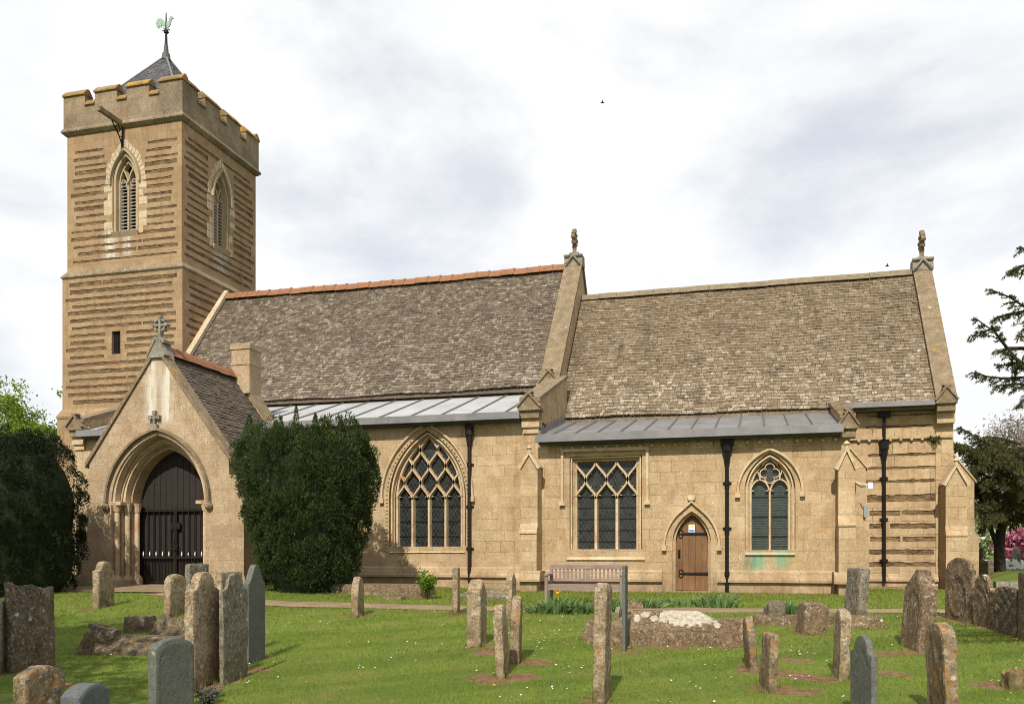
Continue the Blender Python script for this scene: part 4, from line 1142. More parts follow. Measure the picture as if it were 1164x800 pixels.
def east_buttress(xw, x1, x2, y0, y1, zt, zsh, zset, mat):
    mb = MB(); T = lambda a, d, z: (a, d, z)
    mb.prism([(xw - .01, E0 - 1.35), (x2, E0 - 1.35), (x2, zset - .1), (x1, zset + .05), (x1, zsh), (xw - .01, zt)], T, y0, y1)
    mb.prism([(xw, zt + .002), (x1 + .05, zsh - .045), (x1 + .05, zsh + .03), (xw, zt + .08)], T, y0 - .04, y1 + .04)
    return mb.build('buttress', mat, CH)
east_buttress(VX1, atY(984, 600, 23.45)[0], atY(988, 600, 23.45)[0], S_Y + .04, S_Y + .55, E0 + 2.6, atY(985, 532, 23.5)[1], E0 + .6, M['stone'])
buttress(atY(1075, 600, 26.15)[0], atY(1100, 600, 26.15)[0] - .02, 26.15, 27.01, atY(1086, 531, 26.2)[1], atY(1086, 550, 26.2)[1], atY(1086, 602, 26.2)[1], M['stone'], .05, False)

# --- chancel
CY = 27.0; CX1 = 5.24
cz_r = atY(850, 324.5, RY)[1]; cz_e = atY(850, 465.5, 26.65)[1]; cslope = (cz_r - cz_e) / (RY - 26.65)
czw = cz_e + cslope * .35
wl = MB(); wl.prism([(CY, E0 - 1.3), (NYN, E0 - 1.3), (NYN, czw - .15), (RY, cz_r - .2), (CY, czw - .15)], TXa, NXE1 + .002, CX1 - .004)
cu = MB()
for (yp, th) in ((471.5, .05), (484, .065), (516.5, .08), (531.5, .08), (546.5, .09), (566, .20), (582.5, .14), (597.5, .15), (612.5, .14), (627, .14), (641, .13)):
    z = atY(1030, yp, CY)[1] - th / 2
    for a, b in (((988, 1022), (1024, 1066)) if yp in (582.5, 612.5) else ((988, 1008), (1011, 1066)) if yp == 597.5 else ((985, 1065),)):
        xa, xb = atY(a, yp, CY)[0] + r_.uniform(-.03, .06), atY(b, yp, CY)[0] + r_.uniform(-.1, .04)
        n = int((xb - xa) / .11); lo_ = [(xa + (xb - xa) * q / n, z + r_.uniform(-.012, .014)) for q in range(n + 1)]; up_ = [(xa + (xb - xa) * q / n, z + th + r_.uniform(-.018, .012)) for q in range(n + 1)]
        cu.prism(lo_ + up_[::-1], TS(CY), -.05, .02, 1)
cut(wl, cu, 'chancel_wall', [M['stone_chancel'], M['rubble_pale']], CH)
GX0 = atY(1037.5, 310, RY)[0]
mb = MB(); mb.prism(gable_pts(26.74, cz_e + .02, cz_r, .17, 0, E0 + 3.6), TXa, CX1 - .46, CX1); mb.build('chancel_gable', M['stone_chancel'], CH)
mb = MB(); mb.box(CX1 - .45, CX1 - .001, 26.97, 27.5, E0 - 1.3, E0 + 3.7); mb.build('quoins', M['stone_chancel'], CH)
gable_coping(CX1 - .46, CX1 - .03, 26.74, cz_e + .02, cz_r, .172, .08, M['coping'], .05)
kneeler(CX1 - .46, CX1 - .06, 26.58, cz_e - .05, M['coping'])
cr = roof_south('chancel_roof', M['chancel_slate'], NXE1 + .01, CX1 - .47, 26.65, cz_e, RY, cz_r, .136, .18, rs_, .03)
mb = MB(); x = NXE1
while x < CX1 - .48:
    x1 = min(x + .62, CX1 - .46); q0 = rs_.uniform(-.01, .01)
    mb.prism([(a, cz_r + .05 + b + q0) for a, b in ((RY - .2, -.16), (RY - .05, .05), (RY + .05, .05), (RY + .2, -.16), (RY, -.1))], TXa, x + .004, x1 - .004); x = x1
mb.build('ridge_stones', M['ridge_stone'], cr)
mb = MB(); gx = atY(946, 461, 26.5)[0]; mb.box(gx, CX1 - .55, 26.455, 26.62, cz_e - .10, cz_e + .03); mb.build('gutter', M['lead'], cr)
mb = MB(); mb.box(NXE1 + .1, CX1 - .46, 26.7, 26.995, cz_e - .18, cz_e - .08); mb.build('eaves_board', M['lead_dark'], cr)
# ball-flower string course
zb_ = atY(1030, 500, 27)[1]
mb = MB(); mb.box(VX1 + .1, CX1 - .02, 26.91, 27.01, zb_ + .03, zb_ + .10)
sc_ = mb.build('string_course', M['stone_chancel'], CH)
mb = MB(); x = VX1 + .3
while x < CX1 - .5:
    for k in range(1): mb.tube([(x, 26.98, zb_), (x, 26.95, zb_), (x, 26.915, zb_), (x, 26.90, zb_)], [.045, .05, .035, .01], 7)
    x += .275
build_each(mb, 'ballflower', M['dressed'], sc_, smooth=True)
# corbel bosses under the vestry gutter
mb = MB(); x = VX0 + .6
while x < VX1 - .1:
    mb.tube([(x, S_Y, vz_b - .13), (x, S_Y - .05, vz_b - .13), (x, S_Y - .09, vz_b - .13)], [.05, .055, .02], 7); x += .30
build_each(mb, 'corbel', M['dressed'], CH, smooth=True)
east_buttress(CX1, atY(1107, 600, 27.1)[0], atY(1110, 600, 27.1)[0] + .05, 27.05, 27.62, E0 + 2.75, E0 + 2.0, E0 + .6, M['stone'])

# gable crosses (plane north-south, so nearly edge-on)
def gable_cross(x, z, mat, hh, T, base=.22, name='finial_cross'):
    mb = MB(); k = hh / .98; c = (x, z + hh * .66)
    mb.prism([(x - base, z), (x + base, z), (x + base, z + .08), (x + .06, z + .17), (x - .06, z + .17), (x - base, z + .08)], T, -.15, .15)
    mb.strip([(x, z + .12), (x, z + hh)], .11 * k, T, .06, -.06, .8); mb.strip([(x - .25 * k, c[1]), (x + .25 * k, c[1])], .10 * k, T, .055, -.055, .8)
    mb.strip([(x + .20 * k * cos(q), c[1] + .20 * k * sin(q)) for q in np.linspace(0, 2 * pi, 20)[:-1]], .065 * k, T, .045, -.045, .8, True)
    for a in range(8):
        rr = (.27 if a % 2 == 0 else .22) * k; q = a * pi / 4; px, pz = x + rr * cos(q), c[1] + rr * sin(q)
        mb.prism([(px + .06 * k * cos(w_), pz + .06 * k * sin(w_)) for w_ in np.linspace(0, 2 * pi, 7)[:-1]], T, -.07, .07)
    return mb.build(name, mat, CH)
gable_cross(RY, nz_r + .34, M['coping'], .98, lambda a, d, z: ((NXE0 + NXE1) / 2 + d, a, z))
gable_cross(RY, cz_r + .30, M['coping'], 1.0, lambda a, d, z: (CX1 - .23 + d, a, z))
for xa, xb, zz in ((NXE0, NXE1, nz_r), (CX1 - .46, CX1, cz_r)):     # saddle stones with roll moulds
    xm = (xa + xb) / 2; mb = MB()
    mb.prism([(RY - .26, zz + .0), (RY + .26, zz + .0), (RY + .20, zz + .36), (RY - .20, zz + .36)], TXa, xa - .07, xb + .07)
    for s in (-1, 1): mb.tube([(xm + s * .26, RY - .37, zz + .02), (xm, RY - .26, zz + .34)], .035, 6)
    mb.tube([(xa - .08, RY - .24, zz + .34), (xb + .08, RY - .24, zz + .34)], .05, 6)
    mb.build('saddle_stone', M['coping_grey'], CH)

# --- porch
PY = 19.95; PCX = -14.97; PHW = 2.10
pz_a = atY(182, 398, PY)[1]; pz_e = pz_a - 1.36 * PHW; psl = 1.36
azs, ari = atY(180, 573, PY)[1], atY(176, 494, PY)[1] - atY(180, 573, PY)[1]
wl = MB(); wl.prism([(PCX - PHW, E0 - 1.3), (PCX + PHW, E0 - 1.3), (PCX + PHW, pz_e), (PCX, pz_a), (PCX - PHW, pz_e)], TS(PY), 0, S_Y - PY - .002)
cu = MB()
for wd, ri, d0, d1 in ((1.42, ari, -.1, .24), (1.28, ari - .16, .1, .47), (1.14, ari - .32, .3, 1.0)):
    cu.prism(arch_outline(PCX, wd, E0 - .80, azs, ri, 20), TS(PY), d0, d1)
cut(wl, cu, 'porch_wall', [M['stone_porch']], CH)
mb = MB()
for wd, ri, d in ((1.40, ari - .02, .10), (1.26, ari - .18, .33)):
    mb.strip(arch_pts(PCX, wd - .02, azs + .05, ri - .02, 22), .12, TS(PY), d + .12, d - .05, .6)
am = mb.build('arch_mould', M['dressed'], CH)
mb = MB()
hp = arch_pts(PCX, 1.42 + .13, azs + .02, ari + .12, 22); mb.strip(hp, .10, TS(PY), .01, -.10, .6)
for s in (-1, 1):
    x = PCX + s * 1.55; mb.tube([(x, PY - .0, azs - .06), (x, PY - .08, azs - .06), (x, PY - .14, azs - .06)], [.09, .11, .05], 8)
mb.build('hood_mould', M['coping'], CH)
# small cross over the arch
mb = MB(); zc_ = azs + ari + .22
mb.strip([(PCX - .05, zc_), (PCX - .05, zc_ + .34)], .07, TS(PY), .02, -.09, .8); mb.strip([(PCX - .17, zc_ + .22), (PCX + .07, zc_ + .22)], .07, TS(PY), .02, -.085, .8)
for dx, dz in ((-.17, .22), (.07, .22), (-.05, .34)): mb.box(PCX + dx - .05, PCX + dx + .05, PY - .10, PY + .01, zc_ + dz - .05, zc_ + dz + .05)
mb.box(PCX - .13, PCX + .05, PY - .11, PY + .01, zc_ - .12, zc_ + .03)
mb.build('finial_cross', M['coping_grey'], CH)
# jamb shafts with capitals and bases
for s in (-1, 1):
    for wd, d in ((1.35, .13), (1.21, .36), (1.08, .58)):
        x = PCX + s * (wd - .01); y = PY + d; mb = MB()
        mb.tube([(x, y, E0 - .62), (x, y, azs - .16)], .068, 12)
        mb.tube([(x, y, azs - .18), (x, y, azs - .15), (x, y, azs - .02), (x, y, azs + .06)], [.08, .09, .12, .15], 12)
        mb.tube([(x, y, E0 - .80), (x, y, E0 - .66), (x, y, E0 - .60), (x, y, E0 - .55)], [.15, .15, .12, .08], 12)
        mb.build('jamb_shaft', M['dressed'], CH, smooth=False)
    mb = MB(); xa, xb = sorted((PCX + s * 1.13, PCX + s * 1.50)); mb.box(xa, xb, PY + .003, PY + .70, azs + .0, azs + .085); mb.build('impost', M['dressed'], CH)
    mb = MB(); xa, xb = sorted((PCX + s * 1.0, PCX + s * 1.46)); mb.box(xa, xb, PY - .05, PY + .72, E0 - .95, E0 - .70); mb.build('shaft_base', M['dressed'], CH)
# side buttresses of the front
for s in (-1, 1):
    mb = MB(); X0 = PCX + s * PHW
    mb.prism([(X0 - s * .02, E0 - 1.3), (X0 + s * .42, E0 - 1.3), (X0 + s * .42, E0 + 1.25), (X0 + s * .33, E0 + 1.45), (X0 + s * .26, E0 + 1.45), (X0 + s * .26, E0 + 1.85), (X0 + s * .20, E0 + 2.0), (X0 - s * .02, E0 + 2.02)], TS(PY), .003, .75)
    mb.build('buttress', M['stone_porch'], CH)
    mb = MB(); mb.prism([(X0 - s * .55, E0 - .55), (X0 + s * .50, E0 - .55), (X0 + s * .50, E0 - 1.2), (X0 - s * .55, E0 - 1.2)], TS(PY), -.08, .8); mb.build('plinth', M['stone_porch'], CH)
# roof of the porch (ridge runs north)
for s, nm in ((1, 'porch_roof'), (-1, 'porch_roof')):
    mb = MB(); hw = PHW + .22; zr = pz_a + .02; ze = zr - psl * hw; L = math.hypot(hw, psl * hw)
    U = (-s * hw / L, 0, psl * hw / L); Nv = (s * psl * hw / L, 0, hw / L)
    slates(mb, (PCX + s * hw, PY + .30, ze), (0, 1, 0), U, lambda q: (0, S_Y - PY - .32), Nv, L, .115, .2, rs_, .022)
    mb.prism([(PCX + s * hw, ze - .07), (PCX + s * hw, ze - .008), (PCX, zr - .008), (PCX, zr - .07)], TS(PY), .28, S_Y - PY - .003)
    o = mb.build(nm, M['porch_slate'], CH)
    if s > 0:
        t_ = MB(); y = PY + .35
        while y < S_Y - .05:
            y1 = min(y + .42, S_Y - .02); q0 = rs_.uniform(-.01, .015)
            pts = [(-.22, -.20), (-.14, -.05), (-.06, .05), (.06, .05), (.14, -.05), (.22, -.20), (0, -.1)]
            t_.prism([(PCX + a, zr + .09 + b + q0) for a, b in pts], lambda a, d, z: (a, d, z), y + .006, y1 - .006)
            t_.prism([(PCX + a * 1.1, zr + .10 + b * 1.06 + q0) for a, b in pts], lambda a, d, z: (a, d, z), y1 - .07, y1); y = y1
        t_.build('ridge_tiles', M['tile'], o)
# front gable coping
mb = MB()
for s in (-1, 1):
    hw = PHW + .10; k = sqrt(1 + psl * psl)
    mb.prism([(PCX + s * hw, pz_a - psl * hw), (PCX, pz_a + .0), (PCX, pz_a + .085 * k), (PCX + s * hw, pz_a - psl * hw + .085 * k)], TS(PY), -.06, .32)
mb.build('gable_coping', M['coping'], CH)
mb = MB(); zz = pz_a + .02
mb.prism([(PCX - .26, zz - .22), (PCX + .26, zz - .22), (PCX + .12, zz + .24), (PCX - .12, zz + .24)], TS(PY), -.075, .36)
for s in (-1, 1): mb.strip([(PCX + s * .27, zz - .18), (PCX + s * .02, zz + .26)], .08, TS(PY), .1, -.10, .6)
mb.build('saddle_stone', M['coping_grey'], CH)
gable_cross(PCX, zz + .17, M['coping_grey'], .74, TS(PY + .13), .2)
# rear gable with chimney
mb = MB(); hw = 2.55; zr = pz_a + .05
mb.prism([(PCX - hw, az_b - .3), (PCX + hw, az_b - .3), (PCX + hw, zr - psl * hw + .12), (PCX, zr + .12), (PCX - hw, zr - psl * hw + .12)], TS(S_Y), -.004, .42)
g = mb.build('rear_gable', M['stone_porch'], CH)
mb = MB(); k = sqrt(1 + psl * psl)
for s in (-1, 1): mb.prism([(PCX + s * (hw + .1), zr + .12 - psl * (hw + .1)), (PCX, zr + .122), (PCX, zr + .122 + .08 * k), (PCX + s * (hw + .1), zr + .12 - psl * (hw + .1) + .08 * k)], TS(S_Y), -.07, .48)
mb.build('gable_coping', M['coping'], g)
cx0, cx1 = atY(263.5, 400, S_Y - .1)[0], atY(284, 400, S_Y - .1)[0]; czt = atY(270, 391, S_Y - .1)[1]
mb = MB(); mb.box(cx0, cx1, S_Y - .12, S_Y + .5, zr - .6, czt - .16); mb.box(cx0 - .03, cx1 + .03, S_Y - .15, S_Y + .53, czt - .16, czt); mb.box(cx0 - .02, cx1 + .02, S_Y - .14, S_Y + .52, czt - .62, czt - .56)
mb.build('chimney', M['stone_porch'], CH)

# porch gates
gy = PY + .72
mb = MB(); mb.prism(arch_outline(PCX, 1.13, E0 - .79, azs, ari - .33, 20), TS(gy), .10, .14)
nb = 13
for k in range(nb):
    x = PCX - 1.08 + k * 2.16 / (nb - 1)
    zt_ = azs + (ari - .34) * 0; 
    lo_, hi_ = azs, azs + ari - .36
    for _ in range(20):
        mid = (lo_ + hi_) / 2
        if arch_half(1.13, azs, ari - .33, mid) > abs(x - PCX) + .02: lo_ = mid
        else: hi_ = mid
    mb.box(x - .018, x + .018, gy + .085, gy + .101, E0 - .78, lo_)
gate = mb.build('porch_gate', M['wood_dark'], CH)
mb = MB()
for zz in (E0 + 1.18, E0 - .08, E0 - .74): mb.box(PCX - 1.12, PCX + 1.12, gy + .0, gy + .05, zz - .03, zz + .03)
mb.box(PCX - .03, PCX + .03, gy - .01, gy + .06, E0 - .77, E0 + 1.2); mb.box(PCX - 1.1, PCX - 1.05, gy, gy + .05, E0 - .77, E0 + 1.2); mb.box(PCX + 1.05, PCX + 1.1, gy, gy + .05, E0 - .77, E0 + 1.2)
for k in range(24):
    x = PCX - 1.04 + k * 2.08 / 23
    mb.box(x - .009, x + .009, gy + .01, gy + .03, E0 - .74, E0 - .08)
    if k % 2 == 0: mb.box(x - .011, x + .011, gy + .01, gy + .032, E0 - .08, E0 + 1.18)
mb.tube([(PCX + .0 + .10 * cos(q), gy - .03, E0 + .22 + .10 * sin(q)) for q in np.linspace(0, 2 * pi, 15)], .012, 5)
mb.box(PCX - .12, PCX + .16, gy - .012, gy + .05, E0 + .68, E0 + .84); mb.box(PCX + .1, PCX + .28, gy - .012, gy + .05, E0 - .72, E0 - .55)
mb.build('gate_frame', M['iron_brown'], gate)
mb = MB()
for k in range(11):
    if k == 5: continue
    x = PCX - 1.0 + k * 2.0 / 10; z = E0 + .05
    mb.tube([(x, gy + .02, z - .09), (x, gy + .02, z - .03), (x, gy + .02, z + .035)], [.010, .019, .003], 6)
build_each(mb, 'gate_spike', M['white_paint'], gate)

# downpipes with hopper heads
def downpipe(u, Y, vt, vb, vh, mat, zext=0.0, foot=True):
    x = atY(u, 600, Y)[0]; zt_ = atY(u, vt, Y)[1] + zext; zb2 = atY(u, vb, Y)[1]; zh = atY(u, vh, Y)[1]; y = Y - .09; mb = MB()
    mb.tube([(x, y, zb2), (x, y, zh)], .048, 12)
    z = zh - .9
    while z > zb2 + .4: mb.tube([(x, y, z - .06), (x, y, z - .05), (x, y, z + .05), (x, y, z + .06)], [.05, .064, .064, .05], 12); mb.box(x - .11, x + .11, Y - .03, Y + .0, z - .03, z + .03); z -= 1.15
    o = mb.build('downpipe', mat, CH)
    h = MB(); h.tube([(x, y, zh - .42), (x, y, zh - .30), (x, y, zh - .12), (x, y, zh - .10), (x, y, zh + .12), (x, y, zh + .16)], [.055, .075, .095, .125, .125, .145], 8)
    if zt_ > zh + .2: h.tube([(x, y, zh + .1), (x, y, zt_)], .042, 10); h.box(x - .16, x + .16, y - .10, y + .08, zt_ - .22, zt_)
    h.build('hopper', mat, o)
    if foot:
        f = MB(); f.box(x - .28, x + .28, Y - .5, Y - .05, zb2 - .2, zb2 - .005); f.build('drain_stone', M['stone'], o)
downpipe(534.5, S_Y, 486, 660, 491, M['iron_brown'], 0, False)
downpipe(826.5, S_Y, 497, 675.5, 509, M['iron'], 0, True)
downpipe(1004.5, 26.98, 466, 662, 507, M['iron'], 0, False)
# little fittings on the south-east buttress
def fitting(u, v, Y, wpx, hpx, mat, name, lab, arm=None):
    x, z = atY(u, v, Y); s = Y / 1.05 / FOC; mb = MB(); w2, h2 = wpx * s / 2, hpx * s / 2
    mb.prism([(x - w2, z - h2 * .8), (x - w2 * .8, z - h2), (x + w2 * .8, z - h2), (x + w2, z - h2 * .8), (x + w2, z + h2 * .8), (x + w2 * .8, z + h2), (x - w2 * .8, z + h2), (x - w2, z + h2 * .8)], TS(Y), -.09, .005)
    if arm:
        x2, z2 = atY(arm[0], arm[1], Y); x3, z3 = atY(arm[2], arm[3], Y); mb.tube([(x + .0, Y - .05, z + h2 * .5), (x3, Y - .07, z3), (x2, Y - .02, z2)], .012, 6)
    o = mb.build(name, mat, CH); o['label'] = lab; return o
fitting(989, 552, 23.44, 5, 7, M['white_paint'], 'security_lamp', 'white security lamp on bracket', (970, 546.5, 978, 550))
fitting(984, 581, 23.44, 5, 13, M['grey_box'], 'alarm_box', 'grey oval box', (978, 571, 980, 574))

# ------------------------------------------------------------------ gravestones
def prof(kind, s):
    a = abs(s)
    if kind == 'flat': return -.02 * a ** 6
    if kind == 'camber': return -.10 * s * s
    if kind == 'round': return -.22 * (1 - sqrt(max(0, 1 - .92 * s * s)))*1.6
    if kind == 'semi': return -(1 - sqrt(max(0, 1 - s * s * .97))) * .85
    if kind == 'shoulder':
        if a < .62: return -(.30 - .30 * sqrt(max(0, 1 - (a / .64) ** 2)))
        return -.30 - .06 * (a - .62) / .38
    if kind == 'ogee':
        t = a; return -.42 * (t ** 1.1 * (1 - .0) - .12 * sin(2 * pi * t))
    if kind == 'gable': return -.42 * a
    if kind == 'slant': return -.14 * (s + 1) / 2 - .05 * abs(sin(3 * s))
    if kind == 'segment': return -.15 * s * s - .02 * a ** 8
    if kind == 'arched': return -.20 * a ** 2.2 if a < .86 else -.20 * .86 ** 2.2 - .10
    if kind == 'broken': return -.12 - .14 * sin(2.2 * s + .5) - .06 * sin(7 * s)
    return 0
STONES = []
def slab_mesh(name, thick, width, height, kind, mat, seed, rough=.006, relief=None, below=.18, taper=0.0):
    """upright slab: thickness along x, width along y; both faces gridded, worn and rounded at the edge"""
    ns, nh = 22, 30
    V = []; F = []
    S = np.linspace(-1, 1, ns + 1); Hh = np.linspace(0, 1, nh + 1)
    for side in (-1, 1):
        for s in S:
            top = height + prof(kind, s) * width
            for h in Hh:
                z = -below + h * (top + below)
                edge = max(0, abs(s) - .93) / .07; te = max(0, h - .965) / .035
                rd = .14 * max(edge, te) ** 2
                x = side * thick / 2 * (1 - rd)
                nx = mnoise.fractal(Vector((seed + s * width * 6, z * 6, side * 3.0)), 1.0, 2.0, 4) * rough + mnoise.noise(Vector((seed * 2 + s * width * 2, z * 2, side))) * rough * .8
                if relief: nx += relief(s, h, z, top)
                yy = s * width / 2 * (1 + taper * (h - .5)) + mnoise.noise(Vector((seed + 9, z * 7, s * 2))) * rough * .8 * (abs(s) > .9)
                zz = z + mnoise.noise(Vector((seed + 4, s * 4, side * .2))) * rough * 1.6 * (h > .97) - .35 * thick * .3 * te ** 2 * 0
                V.append((x + side * nx, yy, zz))
    n1 = nh + 1; off = (ns + 1) * n1
    for i in range(ns):
        for j in range(nh):
            a = i * n1 + j; F.append((a, a + 1, a + n1 + 1, a + n1)); b = a + off; F.append((b, b + n1, b + n1 + 1, b + 1))
    # rim: two strips so that the edge catches light
    rim = [(0, j) for j in range(nh)] + [(i, nh) for i in range(ns)] + [(ns, j) for j in range(nh, 0, -1)] + [(ns, 0)]
    rim = [(0, j) for j in range(nh + 1)] + [(i, nh) for i in range(1, ns + 1)] + [(ns, j) for j in range(nh - 1, -1, -1)]
    base = len(V); m = 5
    for (i, j) in rim:
        a = np.array(V[i * n1 + j]); b = np.array(V[i * n1 + j + off])
        for k in range(1, m):
            t = k / m; p = a * (1 - t) + b * t; bul = .05 * thick * sin(pi * t) ** .5
            if i in (0, ns): p[1] += bul * (-1 if i == 0 else 1)
            if j == nh: p[2] += bul
            q = mnoise.fractal(Vector((p[0] * 9 + seed, p[1] * 9, p[2] * 9)), 1.0, 2.0, 3) * rough * 1.1
            if i in (0, ns): p[1] += q
            if j == nh: p[2] += q
            V.append(tuple(p))
    def rv(r, k):
        i, j = rim[r]
        if k == 0: return i * n1 + j
        if k == m: return i * n1 + j + off
        return base + r * (m - 1) + k - 1
    for r in range(len(rim) - 1):
        for k in range(m): F.append((rv(r, k), rv(r, k + 1), rv(r + 1, k + 1), rv(r + 1, k)))
    me = bpy.data.meshes.new(name); me.from_pydata([tuple(map(float, v)) for v in V], [], F); me.materials.append(G[mat])
    bm = bmesh.new(); bm.from_mesh(me); bmesh.ops.recalc_face_normals(bm, faces=bm.faces); bm.to_mesh(me); bm.free()
    me.polygons.foreach_set('use_smooth', [True] * len(me.polygons)); me.set_sharp_from_angle(angle=radians(38)); me.update(); return me
def oval_relief(s, h, z, top):
    r = sqrt((s / .66) ** 2 + ((h - .50) / .27) ** 2)
    d = .018 * math.exp(-((r - 1) / .07) ** 2) - (.010 if r < .95 else 0)
    r2 = sqrt((s / .16) ** 2 + ((h - .83) / .035) ** 2); d += .016 * math.exp(-((r2 - .8) / .3) ** 2)
    d += .012 * math.exp(-((h - .77 + .06 * cos(s * 5)) / .018) ** 2) * (abs(s) < .85)
    return d
def panel_relief(s, h, z, top):
    return -.014 if (abs(s) < .66 and .22 < h < .80) else 0
def scroll_relief(s, h, z, top):
    d = 0.0
    if h > .62: d += .012 * sin(9 * s + 4 * sin(h * 30)) * sin(h * 34)
    if abs(abs(s) - .82) < .06: d += .012
    return d
def border_relief(s, h, z, top):
    return -.005 if (abs(s) < .84 and h < .90 and h > .02) else 0
def leaf_relief(s, h, z, top):
    return .006 * (1 if sin(s * 17) * cos(h * 40 + s * 6) > .35 else 0) if (s > .25 and h > .80) else 0
sd = [0.0]
def stone_at(u0, u1, u2, vt, vb, kind, mat, label, side='E', width=None, thick=None, lean=0.0, leany=0.0, relief=None, rough=.006, group=None, base=False, rot=0.0, cat='gravestone', name='gravestone', soil=None, taper=0.0):
    sd[0] += 7.31
    X1, Y1, z = gnd(u1, vb)
    def uo(x, y): return CU + FOC * (x * CT + y * ST) / (-x * ST + y * CT)
    tgt, tgs, sg = (u2, u0, -1) if side == 'E' else (u0, u2, 1)
    w0 = width or .58
    if width is None:
        wY = abs(atX(tgt, vb, X1)[0] - Y1)
        if .42 < wY < .78: w0 = wY
    best = (9e9, 0)
    for a in np.arange(-78, 78.5, .5):
        f = radians(a); e = abs(uo(X1 - sin(f) * w0, Y1 + cos(f) * w0) - tgt) + .012 * abs(a)
        if e < best[0]: best = (e, a)
    fi = radians(best[1]); wd = w0
    if thick is None:
        th = min(np.arange(.05, .42, .005), key=lambda q: abs(uo(X1 + sg * cos(fi) * q, Y1 + sg * sin(fi) * q) - tgs)); th = float(th)
    else: th = thick
    hgt = (vb - vt) / FOC * z
    cx = X1 + sg * cos(fi) * th / 2 - sin(fi) * wd / 2; cy = Y1 + sg * sin(fi) * th / 2 + cos(fi) * wd / 2
    rot = rot + best[1]
    me = slab_mesh(name, th, wd, hgt, kind, mat, sd[0], rough, relief, taper=taper)
    o = bpy.data.objects.new(name, me); COL.objects.link(o)
    o.location = (cx, cy, float(gh(cx, Y1)))
    o.rotation_euler = (radians(leany), radians(lean), radians(rot))
    tag(o, label, cat, group or 'gravestones on the lawn')
    hx_ = abs(cos(fi)) * th / 2 + abs(sin(fi)) * wd / 2; hy_ = abs(sin(fi)) * th / 2 + abs(cos(fi)) * wd / 2
    STONES.append((cx, cy, hx_ * .9, hy_ * .9))
    if soil: SOIL.append((cx + .05, Y1 + .12, soil, soil * .7))
    else: SOIL.append((cx, cy, hx_ + .07, hy_ + .09))
    if base:
        mb = MB(); mb.box(-th * 1.1, th * 1.1, -wd * .68, wd * .68, -.1, .16)
        b = mb.build('base', G[mat]); b.parent = o
    return o
# left
stone_at(-14, 1, 10, 684, 768, 'flat', 'grey', 'grey gravestone cut off by the left edge of the picture', thick=.10)
stone_at(8, 14, 64, 661, 766, 'slant', 'dark', 'broad dark gravestone with two white lichen spots at far left', width=.66, relief=None, rough=.010, lean=-2, thick=.13)
stone_at(12, 29, 74, 761, 838, 'segment', 'rust', 'low rounded gravestone thick with orange lichen in the bottom left corner', width=.50, thick=.15, rough=.009)
stone_at(56, 92, 126, 782, 850, 'segment', 'granite', 'polished dark granite headstone with carved leaves at bottom left', width=.52, thick=.20, rough=.0008, relief=leaf_relief)
stone_at(107, 112.5, 130.5, 638, 692, 'shoulder', 'buff', 'single upright gravestone standing before the porch arch', thick=.15, width=.55)
stone_at(187, 193, 211, 653, 702, 'round', 'buff', 'small leaning buff gravestone in front of the porch gate, short of the flat one', thick=.15, width=.48, lean=1.5)
stone_at(210, 216, 238, 641, 695, 'flat', 'grey', 'square topped grey gravestone peeping over the row before the gate', thick=.13, width=.60)
stone_at(209, 220.5, 250, 651, 786, 'shoulder', 'buff', 'tall shouldered gravestone, largest of the close group left of the clipped yew', thick=.125, width=.62, rough=.010)
stone_at(250, 254, 282, 652, 779, 'shoulder', 'grey', 'grey round headed gravestone with pale scaling, middle of the close group', width=.60, rough=.009)
stone_at(246, 252, 276, 650, 752, 'flat', 'buff', 'flat topped gravestone hidden behind the middle of the close group', width=.52, thick=.12)
stone_at(280, 283, 302, 642, 756, 'ogee', 'slate', 'dark grey gravestone with a curved pointed head, rightmost of the close group', width=.60, thick=.09, rough=.002)
stone_at(167, 178, 221, 728, 818, 'segment', 'slate', 'smooth grey green slate headstone with a rounded head in the left foreground', width=.55, thick=.12, rough=.0015, relief=border_relief)
stone_at(399, 407, 414, 656, 702, 'semi', 'buff', 'lone small gravestone beside the path, right of the clipped yew', width=.5, soil=.28)
# middle
stone_at(514, 520.5, 523, 645, 699, 'flat', 'buff', 'thin upright slab by the path in front of the downpipe', width=.42)
stone_at(530, 546, 553.5, 659, 736, 'gable', 'buff', 'thick pale gravestone in bare earth, its dark side with a carved head', width=.42, rough=.010, soil=.34, relief=panel_relief)
stone_at(574.5, 582, 587, 649, 706, 'gable', 'buff', 'slender pointed gravestone behind the pair standing in bare earth', width=.40)
stone_at(579, 590, 592.5, 678, 755, 'semi', 'rust', 'rear stone of the leaning pair in bare earth, rusty and round headed', width=.46, lean=1.5, rough=.010)
stone_at(563.5, 574, 580, 688, 772, 'shoulder', 'buff', 'front stone of the leaning pair in bare earth', width=.42, lean=-3.0, soil=.42, rough=.010)
stone_at(673.5, 687.5, 693.5, 664, 802, 'camber', 'buff', 'tall narrow lichened gravestone in front of the bench and tomb', width=.42, lean=1.0, rough=.012, thick=.135)
stone_at(708, 711, 713.5, 643, 741, 'flat', 'slate', 'thin grey slab seen edge on, next to the tomb', width=.55, soil=.25, rough=.002)
stone_at(698, 703, 708, 690, 709, 'semi', 'grey', 'low stump of a gravestone between the thin slab and the bench', width=.35)
